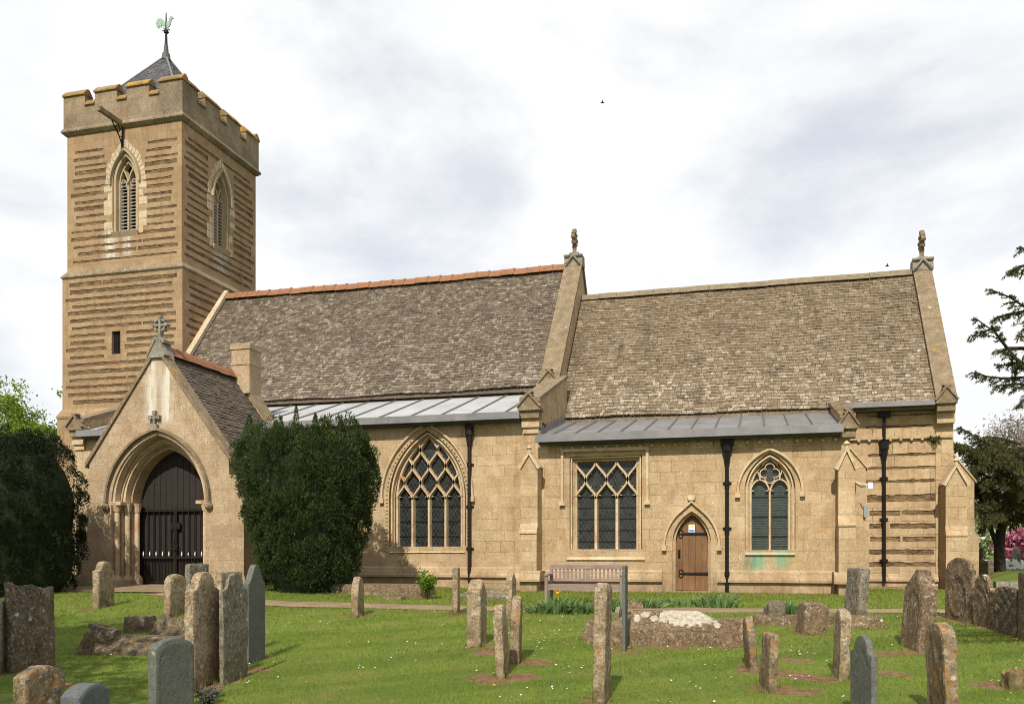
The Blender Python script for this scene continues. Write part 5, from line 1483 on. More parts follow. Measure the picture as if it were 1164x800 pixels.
# right (west faces show)
stone_at(847, 853, 862.5, 702, 763, 'shoulder', 'rust', 'orange lichened leaning gravestone, rear of the pair beside the tomb', 'W', width=.42, lean=-4, soil=.3, rough=.012)
stone_at(862.5, 872.5, 883.5, 722, 787, 'flat', 'rust', 'orange lichened square gravestone, front of the pair beside the tomb', 'W', width=.50, lean=3, soil=.42, rough=.012)
stone_at(867, 873, 888, 684, 711, 'broken', 'grey', 'low broken gravestone left of the tilted one behind the kerb', 'W', width=.45, thick=.28, lean=3)
stone_at(904, 913, 933, 686, 721, 'camber', 'brown', 'low tilted gravestone with a dark hole at its foot', 'W', width=.40, thick=.36, lean=6, rough=.012)
stone_at(958, 973, 982, 646, 706, 'flat', 'grey', 'grey gravestone leaning right in front of the church corner', 'W', width=.55, lean=5, thick=.19, rough=.010)
stone_at(945.5, 953, 966, 694, 774, 'round', 'buff', 'mossy topped upright gravestone with a pale south edge behind the smooth slate one', 'W', width=.42, lean=2, soil=.36, rough=.010)
stone_at(966, 990, 997.5, 725, 828, 'shoulder', 'slate', 'smooth grey slate headstone with shouldered head in the right foreground', 'W', width=.48, thick=.07, rough=.001, relief=border_relief)
stone_at(1022, 1043, 1062, 648, 741, 'gable', 'brown', 'thick leaning gravestone with gabled head and sunk panel', 'W', width=.62, lean=5, rough=.006, soil=.32, relief=panel_relief, thick=.22)
stone_at(1074, 1104.5, 1110, 634, 709, 'arched', 'brown', 'arched gravestone carved with an oval wreath', 'W', width=.85, relief=oval_relief, rough=.006, lean=0)
stone_at(1106, 1131, 1136.5, 653, 716, 'shoulder', 'brown', 'shouldered gravestone with carved scrolls right of the oval wreath stone', 'W', width=.70, relief=scroll_relief, rough=.008, lean=-3)
stone_at(1132, 1155, 1161, 667, 724, 'camber', 'dark', 'dark square gravestone near the right edge of the row', 'W', width=.60, relief=scroll_relief, rough=.008, lean=-2)
stone_at(1157, 1169, 1174, 651, 730, 'flat', 'brown', 'last gravestone of the right hand row, cut off by the picture edge', 'W', width=.5)
stone_at(1054, 1075.5, 1089, 710, 824, 'arched', 'rust', 'large foreground gravestone with orange lichen down its bright edge', 'W', width=.50, thick=.13, lean=-2, rough=.010, relief=border_relief)
stone_at(1137, 1148, 1158, 761, 784, 'broken', 'rust', 'small mossy stump of stone on the shaded grass at far right', 'W', width=.22, thick=.14, rough=.015)
stone_at(1035, 1043, 1046, 643, 668, 'round', 'grey', 'pale edged gravestone close to the chancel wall behind the gabled one', 'W', width=.5, thick=.09)
# beyond the church, on the rising ground to the east
stone_at(1109, 1114, 1118, 624, 652, 'semi', 'dark', 'dark upright gravestone close to the corner buttress', 'W', width=.8, thick=.12)
stone_at(1112.5, 1123, 1128, 637.5, 654, 'flat', 'dark', 'dark square gravestone on the grass beyond the chancel', 'W', width=.9, thick=.18)
stone_at(1149, 1156.5, 1159.5, 621, 646.5, 'gable', 'grey', 'grey pointed headstone on a stepped base far to the right', 'W', width=.62, thick=.14, base=True)
stone_at(1135, 1138.5, 1141, 633, 644, 'round', 'buff', 'tiny distant gravestone below the dark tree trunk', 'W', width=.4, thick=.12)

# horizontal tombs
def rough_block(name, sx, sy, hz, top_in, mat, label, loc, cat, rot=0, group='tombs and slabs lying on the grass', n=10, rough=.02, hip=None, tilt=(0, 0), seg=None):
    """gridded block; top_in = inset of the top face each side (x, y): a coped or bevelled stone"""
    bm = bmesh.new(); bmesh.ops.create_cube(bm, size=1.0)
    bmesh.ops.subdivide_edges(bm, edges=bm.edges, cuts=n, use_grid_fill=True)
    q = random.random() * 50
    for v in bm.verts:
        k = v.co.z + .5; kk = k if seg is None else max(0, (k - seg) / (1 - seg))
        fx = 1 - 2 * top_in[0] / sx * kk; fy = 1 - 2 * top_in[1] / sy * kk
        p = Vector((v.co.x * sx * fx, v.co.y * sy * fy, k * hz))
        d = mnoise.noise_vector(Vector((p.x * 5 + q, p.y * 5, p.z * 5))) * rough + mnoise.noise_vector(Vector((p.x * 16 + q, p.y * 16, p.z * 16))) * rough * .4
        if k < .05: d *= 0
        v.co = p + d
    me = bpy.data.meshes.new(name); bm.to_mesh(me); bm.free(); me.materials.append(G[mat])
    me.polygons.foreach_set('use_smooth', [True] * len(me.polygons)); me.set_sharp_from_angle(angle=radians(35))
    o = bpy.data.objects.new(name, me); COL.objects.link(o); o.location = loc; o.rotation_euler = (radians(tilt[0]), radians(tilt[1]), radians(rot))
    tag(o, label, cat, group); STONES.append((loc[0], loc[1], sx / 2, sy / 2)); return o
def on_ground(u, v, dy=0.0, sink=.04):
    X, Y, z = gnd(u, v); return (X, Y + dy, float(gh(X, Y)) - sink)
# the big coped tomb in the middle
X, Y, z = gnd(756, 733.5); sc = z / FOC
tb = (X, Y + .45, float(gh(X, Y)) - .05)
tomb = empty('coped_tomb', tb, 'long brown coped tomb with pale lichen, lying before the church door', 'tomb', 'tombs and slabs lying on the grass')
def part_of(o, root):
    o.location = Vector(o.location) - root.location; o.parent = root
    for k in ('label', 'category', 'group'):
        if k in o: del o[k]
w_ = 183 * sc
part_of(rough_block('tomb_base', w_, .95, .26, (.03, .03), 'brown', '', tb, '', n=16, rough=.025), tomb)
part_of(rough_block('tomb_lid', w_ * .80, .80, 39 * sc - .17, (w_ * .19, .30), 'brown', '', (tb[0] - .03, tb[1], tb[2] + .20), '', n=18, rough=.022, seg=.22), tomb)
part_of(rough_block('footstone', .26, .40, .36, (.05, .05), 'brown', '', (tb[0] - w_ * .49, tb[1] + .05, tb[2]), '', n=6, rough=.03), tomb)
part_of(rough_block('end_slab', w_ * .24, .70, .42, (.04, .10), 'brown', '', (tb[0] + w_ * .42, tb[1] + .15, tb[2]), '', n=8, rough=.02), tomb)
SOIL.append((tb[0], tb[1] - .45, w_ * .52, .22))
# pale crusts of lichen on the lid's south slope
m, t, b = new_mat('pale_crust_lichen', .95, .1); p = posn(t)
c_ = t.mix(t.range(t.noise(p, 18, 5, .7), .35, .65), (.24, .20, .14), (.46, .42, .35)); t.l.new(c_, b.inputs['Base Color']); bump(t, b, t.noise(p, 30, 4, .7), .6, .01); M['crust'] = m
lid = [c for c in tomb.children if c.name.startswith('tomb_lid')][0]
def crust(parent, spots):
    me = parent.data; bm = bmesh.new(); bm.from_mesh(me); me.materials.append(M['crust'])
    bmesh.ops.subdivide_edges(bm, edges=bm.edges, cuts=2, use_grid_fill=True)
    bm.faces.ensure_lookup_table(); bm.normal_update()
    for f in bm.faces:
        c = f.calc_center_median()
        for (sx, sz, rx, rz) in spots:
            d = sqrt(((c.x - sx) / rx) ** 2 + ((c.z - sz) / rz) ** 2) + .35 * mnoise.noise(Vector((c.x * 14, c.z * 14, c.y * 6)))
            if d < 1 and f.normal.y < .5: f.material_index = len(me.materials) - 1
    bm.to_mesh(me); bm.free(); me.polygons.foreach_set('use_smooth', [True] * len(me.polygons))
lh = 39 * sc - .17
crust(lid, [(.34, lh * .80, .40, .13), (.02, lh * .86, .10, .05), (-.30, lh * .85, .07, .04), (-.42, lh * .7, .05, .05), (-.16, lh * .7, .05, .04), (-.55, lh * .75, .045, .035), (.78, lh * .55, .06, .06), (-.05, lh * .66, .04, .04), (.62, lh * .66, .05, .04), (.15, lh * .5, .03, .03), (-.62, lh * .95, .05, .03)])
# kerb and ledgers on the right
rough_block('kerb_stone', 2.1, .40, .22, (.03, .05), 'brown', 'low broken kerb stone behind the small leaning stones', on_ground(930, 713, .25), 'kerb', n=10, rough=.03)
rough_block('kerb_end', .60, .5, .22, (.10, .10), 'brown', 'lichened end block of the kerb below the leaning grey stone', on_ground(976, 714, .2), 'stone block', n=7, rough=.03)
# ledgers against the aisle wall
rough_block('ledger_tomb', 2.3, 1.0, .30, (.05, .05), 'brown', 'brown flat tomb in the shadow against the aisle wall', on_ground(427, 677, .5), 'tomb', n=8, rough=.01)
rough_block('flat_stone', .62, .34, .10, (.03, .03), 'brown', 'small flat stone in the grass before the brown flat tomb', on_ground(442, 681.5, .15), 'stone slab', n=4, rough=.01)
rough_block('coped_ledger', 1.25, .62, .26, (.22, .22), 'grey', 'pale grey coped ledger below the big traceried window', on_ground(550, 681.5, .3), 'tomb', n=6, rough=.008, seg=.45)
# left cluster
rough_block('coped_grave', 1.38, .72, .30, (.12, .22), 'dark', 'dark coped grave slab lying flat at left with a straight front edge', on_ground(152, 745, .36), 'tomb', rot=6, n=9, rough=.016, seg=.35)
rough_block('coped_grave', .85, .5, .34, (.10, .16), 'dark', 'shorter coped grave with white lichen behind the straight edged slab', on_ground(192, 724, .25), 'tomb', rot=4, n=8, rough=.02)
rough_block('stone_block', .50, .34, .46, (.05, .05), 'dark', 'dark block tilted against the end of the straight edged slab', on_ground(100, 744, .17), 'stone block', rot=18, tilt=(0, 16), n=6, rough=.03)
rough_block('stone_block', .42, .40, .30, (.03, .03), 'dark', 'small mossy cube of stone between the shorter coped grave and the lawn', on_ground(150, 719, .2), 'stone block', rot=8, n=6, rough=.035)
rough_block('stone_block', .32, .25, .14, (.05, .05), 'brown', 'small stone at the foot of the daffodil leaves left of the bench', on_ground(607, 694, .1), 'stone block', n=5, rough=.02)
rough_block('stone_block', .36, .3, .2, (.05, .05), 'brown', 'small pale stone between bench and thin slab', on_ground(722, 692, .1), 'stone block', n=5, rough=.02)
for u, v, ru in ((95, 693, 14), (555, 742, 22), (600, 770, 22), (612, 752, 16), (862, 756, 22), (905, 750, 20), (700, 741, 12), (915, 770, 28), (1003, 742, 16), (1015, 765, 18), (1120, 705, 30), (1118, 777, 22), (1090, 700, 40), (570, 770, 20), (60, 780, 26), (660, 720, 10), (980, 752, 14), (240, 780, 26), (290, 762, 14), (472, 683, 12)):
    soil_px(u, v, ru)

# low retaining wall on the right
def low_wall():
    mb = MB(); x0, y0 = 6.25, 26.9
    for k in range(26):
        a = x0 + k * .34; zt = float(gh(a, y0)); e = r_.uniform(0, .05)
        mb.box(a, a + .325, y0 - .16 + e * .4, y0 + .16, zt - .4, zt + .20 + e)
    o = mb.build('low_wall', M['coping_grey']); tag(o, 'low stone retaining wall edging the upper lawn at far right', 'wall')
low_wall()

# ------------------------------------------------------------------ bench
def bench():
    X0, Y0, z0 = gnd(619, 687.5); X1 = atY(708, 688, Y0)[0]; zg = float(gh((X0 + X1) / 2, Y0 + .2)); W = X1 - X0; D = .52
    r = empty('garden_bench', ((X0 + X1) / 2, Y0 + D / 2, zg), 'silvered wooden slatted bench against the church wall', 'bench')
    def p(name, boxes):
        mb = MB()
        for b in boxes: mb.box(*b)
        return mb.build(name, M['bench_wood'], r)
    for x in (X0, X1 - .065):
        p('leg', [(x, x + .065, Y0, Y0 + .065, zg - .12, zg + .62)]); p('leg', [(x, x + .065, Y0 + D - .03, Y0 + D + .035, zg - .12, zg + .85)])
        p('armrest', [(x - .012, x + .077, Y0 - .02, Y0 + D - .035, zg + .622, zg + .655)]); p('side_rail', [(x + .012, x + .053, Y0 + .066, Y0 + D - .032, zg + .33, zg + .40)])
    seat = p('seat', [(X0 + .067, X1 - .067, Y0 + .02 + k * .082, Y0 + .02 + k * .082 + .068, zg + .41, zg + .435) for k in range(6)] + [(X0 + .067, X1 - .067, Y0 + .012, Y0 + .045, zg + .32, zg + .405)])
    back = p('backrest', [(X0 + .066, X1 - .066, Y0 + D - .018, Y0 + D + .022, zg + .50, zg + .55), (X0 + .066, X1 - .066, Y0 + D - .02, Y0 + D + .025, zg + .76, zg + .85)])
    n = 17; xs = np.linspace(X0 + .13, X1 - .13, n)
    sl = []
    for k, x in enumerate(xs):
        if abs(k - n // 2) == 0: sl.append((x - .05, x + .05, Y0 + D - .008, Y0 + D + .012, zg + .551, zg + .759))
        else: sl.append((x - .02, x + .02, Y0 + D - .008, Y0 + D + .012, zg + .551, zg + .759))
    mb = MB()
    for b in sl: mb.box(*b)
    build_each(mb, 'back_slat', M['bench_wood'], back)
bench()

# ------------------------------------------------------------------ foliage
def leaf_mat(name, c1, c2, c3=None, trans=.25, rough=.6):
    m, t, b = new_mat(name, rough, .06)
    g = t.add('ShaderNodeNewGeometry'); rnd = g.outputs['Random Per Island']; p = g.outputs['Position']
    col = t.mix(rnd, c1, c2)
    if c3: col = t.mix(t.range(t.noise(p, 1.4, 4, .6), .45, .68), col, c3)
    t.l.new(col, b.inputs['Base Color'])
    if trans:
        tr = t.add('ShaderNodeBsdfTranslucent', {'Color': col}); mx = t.add('ShaderNodeMixShader', {0: trans, 1: b.outputs[0], 2: tr.outputs[0]})
        t.l.new(mx.outputs[0], t.n['Material Output'].inputs['Surface'])
    return m
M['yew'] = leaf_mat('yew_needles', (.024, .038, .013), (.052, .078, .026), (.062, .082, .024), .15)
M['yew_shaded'] = leaf_mat('shaded_yew_needles', (.010, .015, .007), (.021, .029, .012), None, .05)  # darkened yew copy: shade of the left yews and the cores put into the colour
M['conifer'] = leaf_mat('conifer_needles', (.045, .055, .020), (.10, .112, .038), (.14, .115, .040), .3)
M['spring'] = leaf_mat('spring_leaves', (.10, .17, .018), (.21, .30, .040), (.16, .22, .03), .35)
M['bark'] = plain('dark_bark', (.045, .036, .028), .95, .1, .4, 8, 0, .8)
M['bark_grey'] = plain('grey_bark', (.11, .095, .08), .95, .1, .4, 8, 0, .8)
M['pink'] = leaf_mat('pink_blossom', (.38, .09, .17), (.62, .26, .36), (.30, .10, .13), .3)
M['white_blossom'] = leaf_mat('white_blossom', (.62, .60, .50), (.40, .46, .24), (.20, .28, .08), .3)
M['twig'] = plain('pale_twigs', (.20, .165, .13), .95, .1, .3, 5, 0, 0)
M['bushleaf'] = leaf_mat('bush_leaves', (.09, .17, .02), (.17, .26, .04), None, .3)
M['daff'] = leaf_mat('daffodil_leaves', (.12, .20, .07), (.20, .29, .11), None, .35)
M['grass'] = leaf_mat('grass_blades', (.120, .172, .022), (.20, .252, .044), (.235, .235, .060), .28, .8)
M['petal_y'] = plain('yellow_petals', (.80, .52, .02), .6, .2, .1, 9, 0, 0)
M['petal_w'] = plain('white_petals', (.78, .77, .72), .6, .2, .05, 9, 0, 0)
M['heather'] = leaf_mat('heather_flowers', (.10, .14, .05), (.17, .12, .16), None, .2)
M['box_leaf'] = leaf_mat('low_shrub_leaves', (.03, .055, .018), (.06, .10, .03), None, .15)

def leaf_quads(P, D, Nn, L, Wd, fold=.0):
    """many small pointed leaves: P points, D directions, Nn side hints, L lengths, Wd widths -> verts, faces"""
    P = np.asarray(P); D = D / (np.linalg.norm(D, axis=1)[:, None] + 1e-9)
    S = np.cross(D, Nn); S /= (np.linalg.norm(S, axis=1)[:, None] + 1e-9)
    L = np.asarray(L)[:, None]; Wd = np.asarray(Wd)[:, None]
    a = P; b = P + D * L * .45 + S * Wd * .5; c = P + D * L; d = P + D * L * .45 - S * Wd * .5
    V = np.stack([a, b, c, d], 1).reshape(-1, 3); n = len(P)
    F = (np.arange(n)[:, None] * 4 + np.arange(4)[None, :])
    return V, F
def mesh_np(name, V, F, mats, mi=None, off=(0, 0, 0)):
    me = bpy.data.meshes.new(name); V = np.asarray(V, np.float32) - np.array(off, np.float32); F = np.asarray(F, np.int32); k = F.shape[1]
    me.vertices.add(len(V)); me.vertices.foreach_set('co', V.ravel())
    me.loops.add(F.size); me.loops.foreach_set('vertex_index', F.ravel())
    me.polygons.add(len(F)); me.polygons.foreach_set('loop_start', np.arange(len(F), dtype=np.int32) * k)
    for m in mats: me.materials.append(m)
    if mi is not None: me.polygons.foreach_set('material_index', np.asarray(mi, np.int32))
    me.update(calc_edges=True); return me
def fol_obj(name, V, F, mat, parent=None):
    off = np.array(parent.location) if parent is not None else np.zeros(3)
    me = mesh_np(name, V, F, [mat], off=off); o = bpy.data.objects.new(name, me); COL.objects.link(o)
    if parent is not None: o.parent = parent
    return o
def rand_dirs(n):
    v = rng.normal(size=(n, 3)); return v / np.linalg.norm(v, axis=1)[:, None]

def clipped_yew(name, label, cx, cy, zb, rad, n, leaf, mat, group, spikes=()):
    """dense upright yew: rad(theta, t) at height fraction t; sprays on a lumpy surface over a dark core"""
    H = rad['h']; root = empty(name, (cx, cy, zb), label, 'yew tree', group)
    nbl = n // 80; th = rng.uniform(0, 2 * pi, nbl); t = rng.uniform(.0, 1, nbl) ** .9
    pr = np.interp(t, rad['t'], rad['r']); base = np.stack([np.cos(th), np.sin(th)], 1)
    cl = np.array([mnoise.fractal(Vector((float(a * 1.6), float(b * 1.6), float(c * 1.4 + cx))), 1.0, 2.1, 3) for a, b, c in zip(base[:, 0] * pr, base[:, 1] * pr, t * H)])
    topn = np.array([mnoise.noise(Vector((float(x * 2.2 + 5), float(y * 2.2), float(cx)))) for x, y in base * pr[:, None]])
    r = pr * (1 + .11 * cl) - .10 + rng.normal(size=nbl) * .035
    C = np.stack([cx + base[:, 0] * r, cy + base[:, 1] * r, zb + .05 + t * (H - .1) + sstep(.6, 1, t) * .48 * topn], 1)
    BR = rng.uniform(.10, .21, nbl); per = n // nbl
    out = np.repeat(np.stack([base[:, 0], base[:, 1], np.full(nbl, .45)], 1), per, 0)
    d = rand_dirs(nbl * per) + out * .75; d /= np.linalg.norm(d, axis=1)[:, None]
    rr = np.repeat(BR, per)[:, None] * (rng.uniform(.35, 1, (nbl * per, 1)) ** .5)
    P = np.repeat(C, per, 0) + d * rr * np.array([1, 1, 1.35])
    D = d * .8 + np.array([0, 0, .75]) + rng.normal(size=d.shape) * .30
    # top cap
    m = n // 7; q = np.sqrt(rng.uniform(0, 1, m)) * rad['r'][-2] * 1.02; a = rng.uniform(0, 2 * pi, m)
    xt, yt = q * np.cos(a), q * np.sin(a)
    zt = np.array([mnoise.noise(Vector((float(x * 2.2 + 5), float(y * 2.2), float(cx)))) for x, y in zip(xt, yt)])
    PT = np.stack([cx + xt, cy + yt, zb + H * .97 + .42 * zt - .35 * (q / rad['r'][-2]) ** 3 + rng.uniform(-.15, .1, m)], 1)
    DT = rng.normal(size=(m, 3)) * .35 + np.array([0, 0, 1.0])
    P = np.concatenate([P, PT]); D = np.concatenate([D, DT])
    for (ux, uy, hz_, rr) in spikes:      # leading shoots standing out of the top
        k = int(500 * rr / .12 * .6); hh = rng.uniform(0, 1, k); rr_ = rr * (1 - hh) ** .8 * np.sqrt(rng.uniform(.3, 1, k)); aa = rng.uniform(0, 2 * pi, k)
        P = np.concatenate([P, np.stack([cx + ux + rr_ * np.cos(aa), cy + uy + rr_ * np.sin(aa), zb + H * .86 + hh * hz_], 1)])
        D = np.concatenate([D, np.stack([np.cos(aa) * .4, np.sin(aa) * .4, np.ones(k)], 1) + rng.normal(size=(k, 3)) * .2])
    N = len(P)
    V, F = leaf_quads(P, D, rand_dirs(N), rng.uniform(.7, 1.3, N) * leaf, rng.uniform(.7, 1.2, N) * leaf * .42)
    fol_obj('crown', V, F, mat, root)
    core = MB(); k = 28  # solid core added inside the sprays to block light
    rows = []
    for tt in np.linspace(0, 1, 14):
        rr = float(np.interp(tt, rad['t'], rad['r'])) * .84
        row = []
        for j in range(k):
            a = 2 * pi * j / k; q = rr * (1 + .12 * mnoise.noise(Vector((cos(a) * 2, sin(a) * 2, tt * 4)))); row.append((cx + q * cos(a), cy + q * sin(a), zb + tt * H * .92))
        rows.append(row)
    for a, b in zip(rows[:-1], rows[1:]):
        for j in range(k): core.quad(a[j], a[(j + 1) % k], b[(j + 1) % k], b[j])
    core.poly(rows[-1]); core.build('blocking_core', M['yew_shaded'], root)
    tr = MB(); tr.tube([(cx, cy, zb - .3), (cx, cy, zb + .8)], [.22, .16], 9); tr.build('trunk', M['bark'], root)
    return root
YX, YY = -10.46, 19.6; yzb = float(gh(YX, YY))
clipped_yew('clipped_yew', 'dark green clipped yew, broad at the top, between porch and big window', YX, YY, yzb,
    {'h': 3.92, 't': [0, .06, .18, .40, .62, .80, .90, .97, 1.0], 'r': [.90, 1.04, 1.18, 1.38, 1.54, 1.61, 1.56, 1.32, 1.05]}, 72000, .066, M['yew'], 'yews beside the porch',
    ((-1.3, -.5, .85, .24), (.0, -.6, .98, .17), (-.7, -.3, .72, .24), (.45, -.5, .80, .18), (1.05, -.4, .62, .25), (.3, .5, .6, .2), (-.35, -.7, .75, .15)))
zl = float(gh(-17.0, 17.4))
clipped_yew('clipped_yew', 'nearly black rounded yew, left of the porch', -16.95, 17.35, zl, {'h': 3.75, 't': [0, .06, .25, .5, .75, .88, .97, 1.0], 'r': [1.15, 1.3, 1.42, 1.5, 1.42, 1.2, .85, .5]}, 42000, .062, M['yew_shaded'], 'yews beside the porch', ((-.3, -.3, .6, .15), (.5, 0, .5, .2)))
clipped_yew('clipped_yew', 'nearly black taller yew at the left picture edge', -18.65, 16.9, zl, {'h': 4.1, 't': [0, .06, .25, .5, .75, .88, .97, 1.0], 'r': [1.2, 1.35, 1.5, 1.5, 1.3, 1.0, .7, .4]}, 34000, .062, M['yew_shaded'], 'yews beside the porch', ((.6, -.6, .85, .14), (.15, -.4, .6, .2)))

def limb(mb, p, d, L, r, depth, tips, spread=.55, up=.15, n=5, wob=.25, rnd=None):
    pts = [Vector(p)]; dd = Vector(d).normalized(); R = [r]
    for k in range(n):
        dd = (dd + Vector((rnd.uniform(-1, 1), rnd.uniform(-1, 1), rnd.uniform(-.6, 1))) * wob * .5 + Vector((0, 0, up * .3))).normalized(); pts.append(pts[-1] + dd * L / n); R.append(r * (1 - .55 * (k + 1) / n))
    mb.tube(pts, R, 6 if depth > 1 else 4, caps=False)
    if depth == 0: tips.append((pts[-1], dd)); tips.append((pts[-2], dd)); return
    nb_ = 3 if depth > 1 else rnd.choice([3, 4])
    for q in range(nb_):
        ax = Vector((rnd.uniform(-1, 1), rnd.uniform(-1, 1), rnd.uniform(-.35, .9))).normalized(); k = rnd.randint(2, n)
        limb(mb, pts[k], (dd + ax * spread * 1.6).normalized(), L * rnd.uniform(.55, .78), R[k] * .62, depth - 1, tips, spread, up, n, wob, rnd)
def broad_tree(name, label, x, y, zb, H, trunk_r, mat, bark, per, csize, leaf, group, cat='tree', depth=4, trunk_h=.25, seed=1, spread=.6, flat=.7, lean=(0, 0)):
    rnd = random.Random(seed); root = empty(name, (x, y, zb), label, cat, group); mb = MB(); tips = []
    th = H * trunk_h; mb.tube([(x, y, zb - .3), (x + lean[0] * .5, y, zb + th * .5), (x + lean[0], y + lean[1], zb + th)], [trunk_r * 1.25, trunk_r, trunk_r * .85], 9, caps=False)
    for k in range(5):
        a = 2 * pi * k / 5 + rnd.uniform(-.4, .4); limb(mb, (x + lean[0], y + lean[1], zb + th * rnd.uniform(.85, 1.0)), (cos(a) * .7, sin(a) * .7, rnd.uniform(.6, 1.2)), H * .36, trunk_r * .55, depth - 1, tips, spread, .15, 5, .3, rnd)
    mb.build('trunk', bark, root, smooth=True)
    C = np.array([t_[0] for t_ in tips]); k = len(C)
    P = np.repeat(C, per, 0) + rng.normal(size=(k * per, 3)) * csize * np.array([1, 1, flat]); N = len(P)
    D = rand_dirs(N) + np.array([0, 0, .2]); V, F = leaf_quads(P, D, rand_dirs(N), rng.uniform(.6, 1.3, N) * leaf, rng.uniform(.6, 1.2, N) * leaf * .6)
    fol_obj('crown', V, F, mat, root); return root
# bright spring tree behind the tower
pt = at_depth(68, 560, 52)
broad_tree('leafy_tree', 'bright green spring tree behind the tower at far left', pt.x, pt.y, float(gh(pt.x, pt.y)), 9.3, .25, M['spring'], M['bark'], 40, .30, .20, 'trees beyond the church', depth=4, trunk_h=.3, seed=5, spread=.62, flat=.5)

def bough(mb, pts, V, F, rnd, r0=.03, spray=.30, leaf=.05, dens=60, droop=.35, sub=8):
    """conifer bough: axis with drooping side twigs set with short needles"""
    P = [Vector(p) for p in pts]; path = []
    for a, b in zip(P[:-1], P[1:]):
        n = max(2, int((b - a).length / .12))
        path += [a.lerp(b, k / n) for k in range(n)]
    path.append(P[-1]); n = len(path)
    mb.tube(path, [r0 * (1 - .8 * k / n) + .004 for k in range(n)], 5, caps=False)
    for k in range(1, n):
        f = 1 - k / n
        d = (path[k] - path[k - 1]).normalized()
        for s in range(sub):
            side = d.cross(Vector((rnd.uniform(-.4, .4), rnd.uniform(-.4, .4), 1))).normalized() * rnd.choice((-1, 1))
            dr = (d * rnd.uniform(.3, .9) + side * rnd.uniform(.3, 1.0) + Vector((0, 0, -droop * rnd.uniform(.2, 1.6)))).normalized()
            L = spray * rnd.uniform(.5, 1.2) * (.45 + .75 * f)
            q0 = path[k]; q1 = q0 + dr * L * .6; q2 = q1 + (dr + Vector((0, 0, -droop))).normalized() * L * .4
            mb.tube([q0, q1, q2], [.006, .004, .002], 3, caps=False)
            m = max(3, int(dens * L))
            for _ in range(m):
                t = rnd.random() ** .8; q = q0.lerp(q1, t / .6) if t < .6 else q1.lerp(q2, (t - .6) / .4)
                V.append(q); F.append((dr * .7 + Vector((rnd.uniform(-1, 1), rnd.uniform(-1, 1), rnd.uniform(-1, 1))) * .75))
def finish_boughs(V, D, leaf, mat, root, name='crown', wf=.36):
    P = np.array([tuple(v) for v in V]); D = np.array([tuple(d) for d in D]); N = len(P)
    VV, FF = leaf_quads(P, D, rand_dirs(N), rng.uniform(.7, 1.3, N) * leaf, rng.uniform(.7, 1.2, N) * leaf * wf); fol_obj(name, VV, FF, mat, root)

# dark yew-like conifer beyond the chancel
def back_conifer():
    rnd = random.Random(21); b = at_depth(1137, 640, 29.5); zb = float(gh(b.x, b.y))
    root = empty('dark_conifer', (b.x, b.y, zb), 'dark drooping conifer with forked trunk beyond the chancel', 'tree', 'trees beyond the church')
    mb = MB(); V = []; D = []
    d_ = lambda u, v, dz=0: at_depth(u, v, 29.5 + dz)
    mb.tube([(b.x, b.y, zb - .3), d_(1136, 622), d_(1138, 600), d_(1143, 575), d_(1148, 545), d_(1152, 505)], [.20, .165, .15, .12, .09, .05], 9, caps=False)
    mb.tube([d_(1135, 625), d_(1128, 606), d_(1121, 585), d_(1114, 565, -.5), d_(1108, 540, -1)], [.09, .075, .065, .05, .03], 7, caps=False)
    mb.tube([d_(1140, 592), d_(1152, 572), d_(1168, 552)], [.14, .1, .07], 7, caps=False)
    for k in range(150):
        tu, tv = rnd.uniform(1100, 1215), rnd.uniform(508, 592); dz = rnd.uniform(-2.6, 3.0)
        if tv < 545 and tu < 1112 - (tv - 500) * .1: continue
        if tv > 575 and (tu < 1118): continue
        q0 = d_(tu * .55 + 1150 * .45, tv - 4, dz * .5); q1 = d_(tu, tv, dz); q2 = q1 + (q1 - q0).normalized() * .35 + Vector((0, 0, -.22))
        bough(mb, [q0, q1, q2], V, D, rnd, .03, .40, .07, 44, .5, 5)
    for pts in ([(1150, 520), (1120, 503), (1104, 493), (1092, 486)], [(1140, 525), (1112, 512), (1098, 505)], [(1150, 515), (1128, 508), (1112, 503)], [(1140, 530), (1115, 527), (1100, 532)], [(1130, 545), (1110, 535), (1098, 520)], [(1160, 505), (1140, 498), (1122, 496)]):
        bough(mb, [d_(u, v, -1.2) for u, v in pts], V, D, rnd, .04, .38, .07, 55, .5, 7)
    # one long spray reaching in front of the chancel eaves
    zz = 25.0; bough(mb, [at_depth(1120, 520, 26.5), at_depth(1098, 510, 25.6), at_depth(1080, 502, zz), at_depth(1062, 497, zz - .3)], V, D, rnd, .03, .30, .06, 80, .55, 8)
    mb.build('trunk', M['bark'], root, smooth=True); finish_boughs(V, D, .085, M['conifer'], root)
back_conifer()

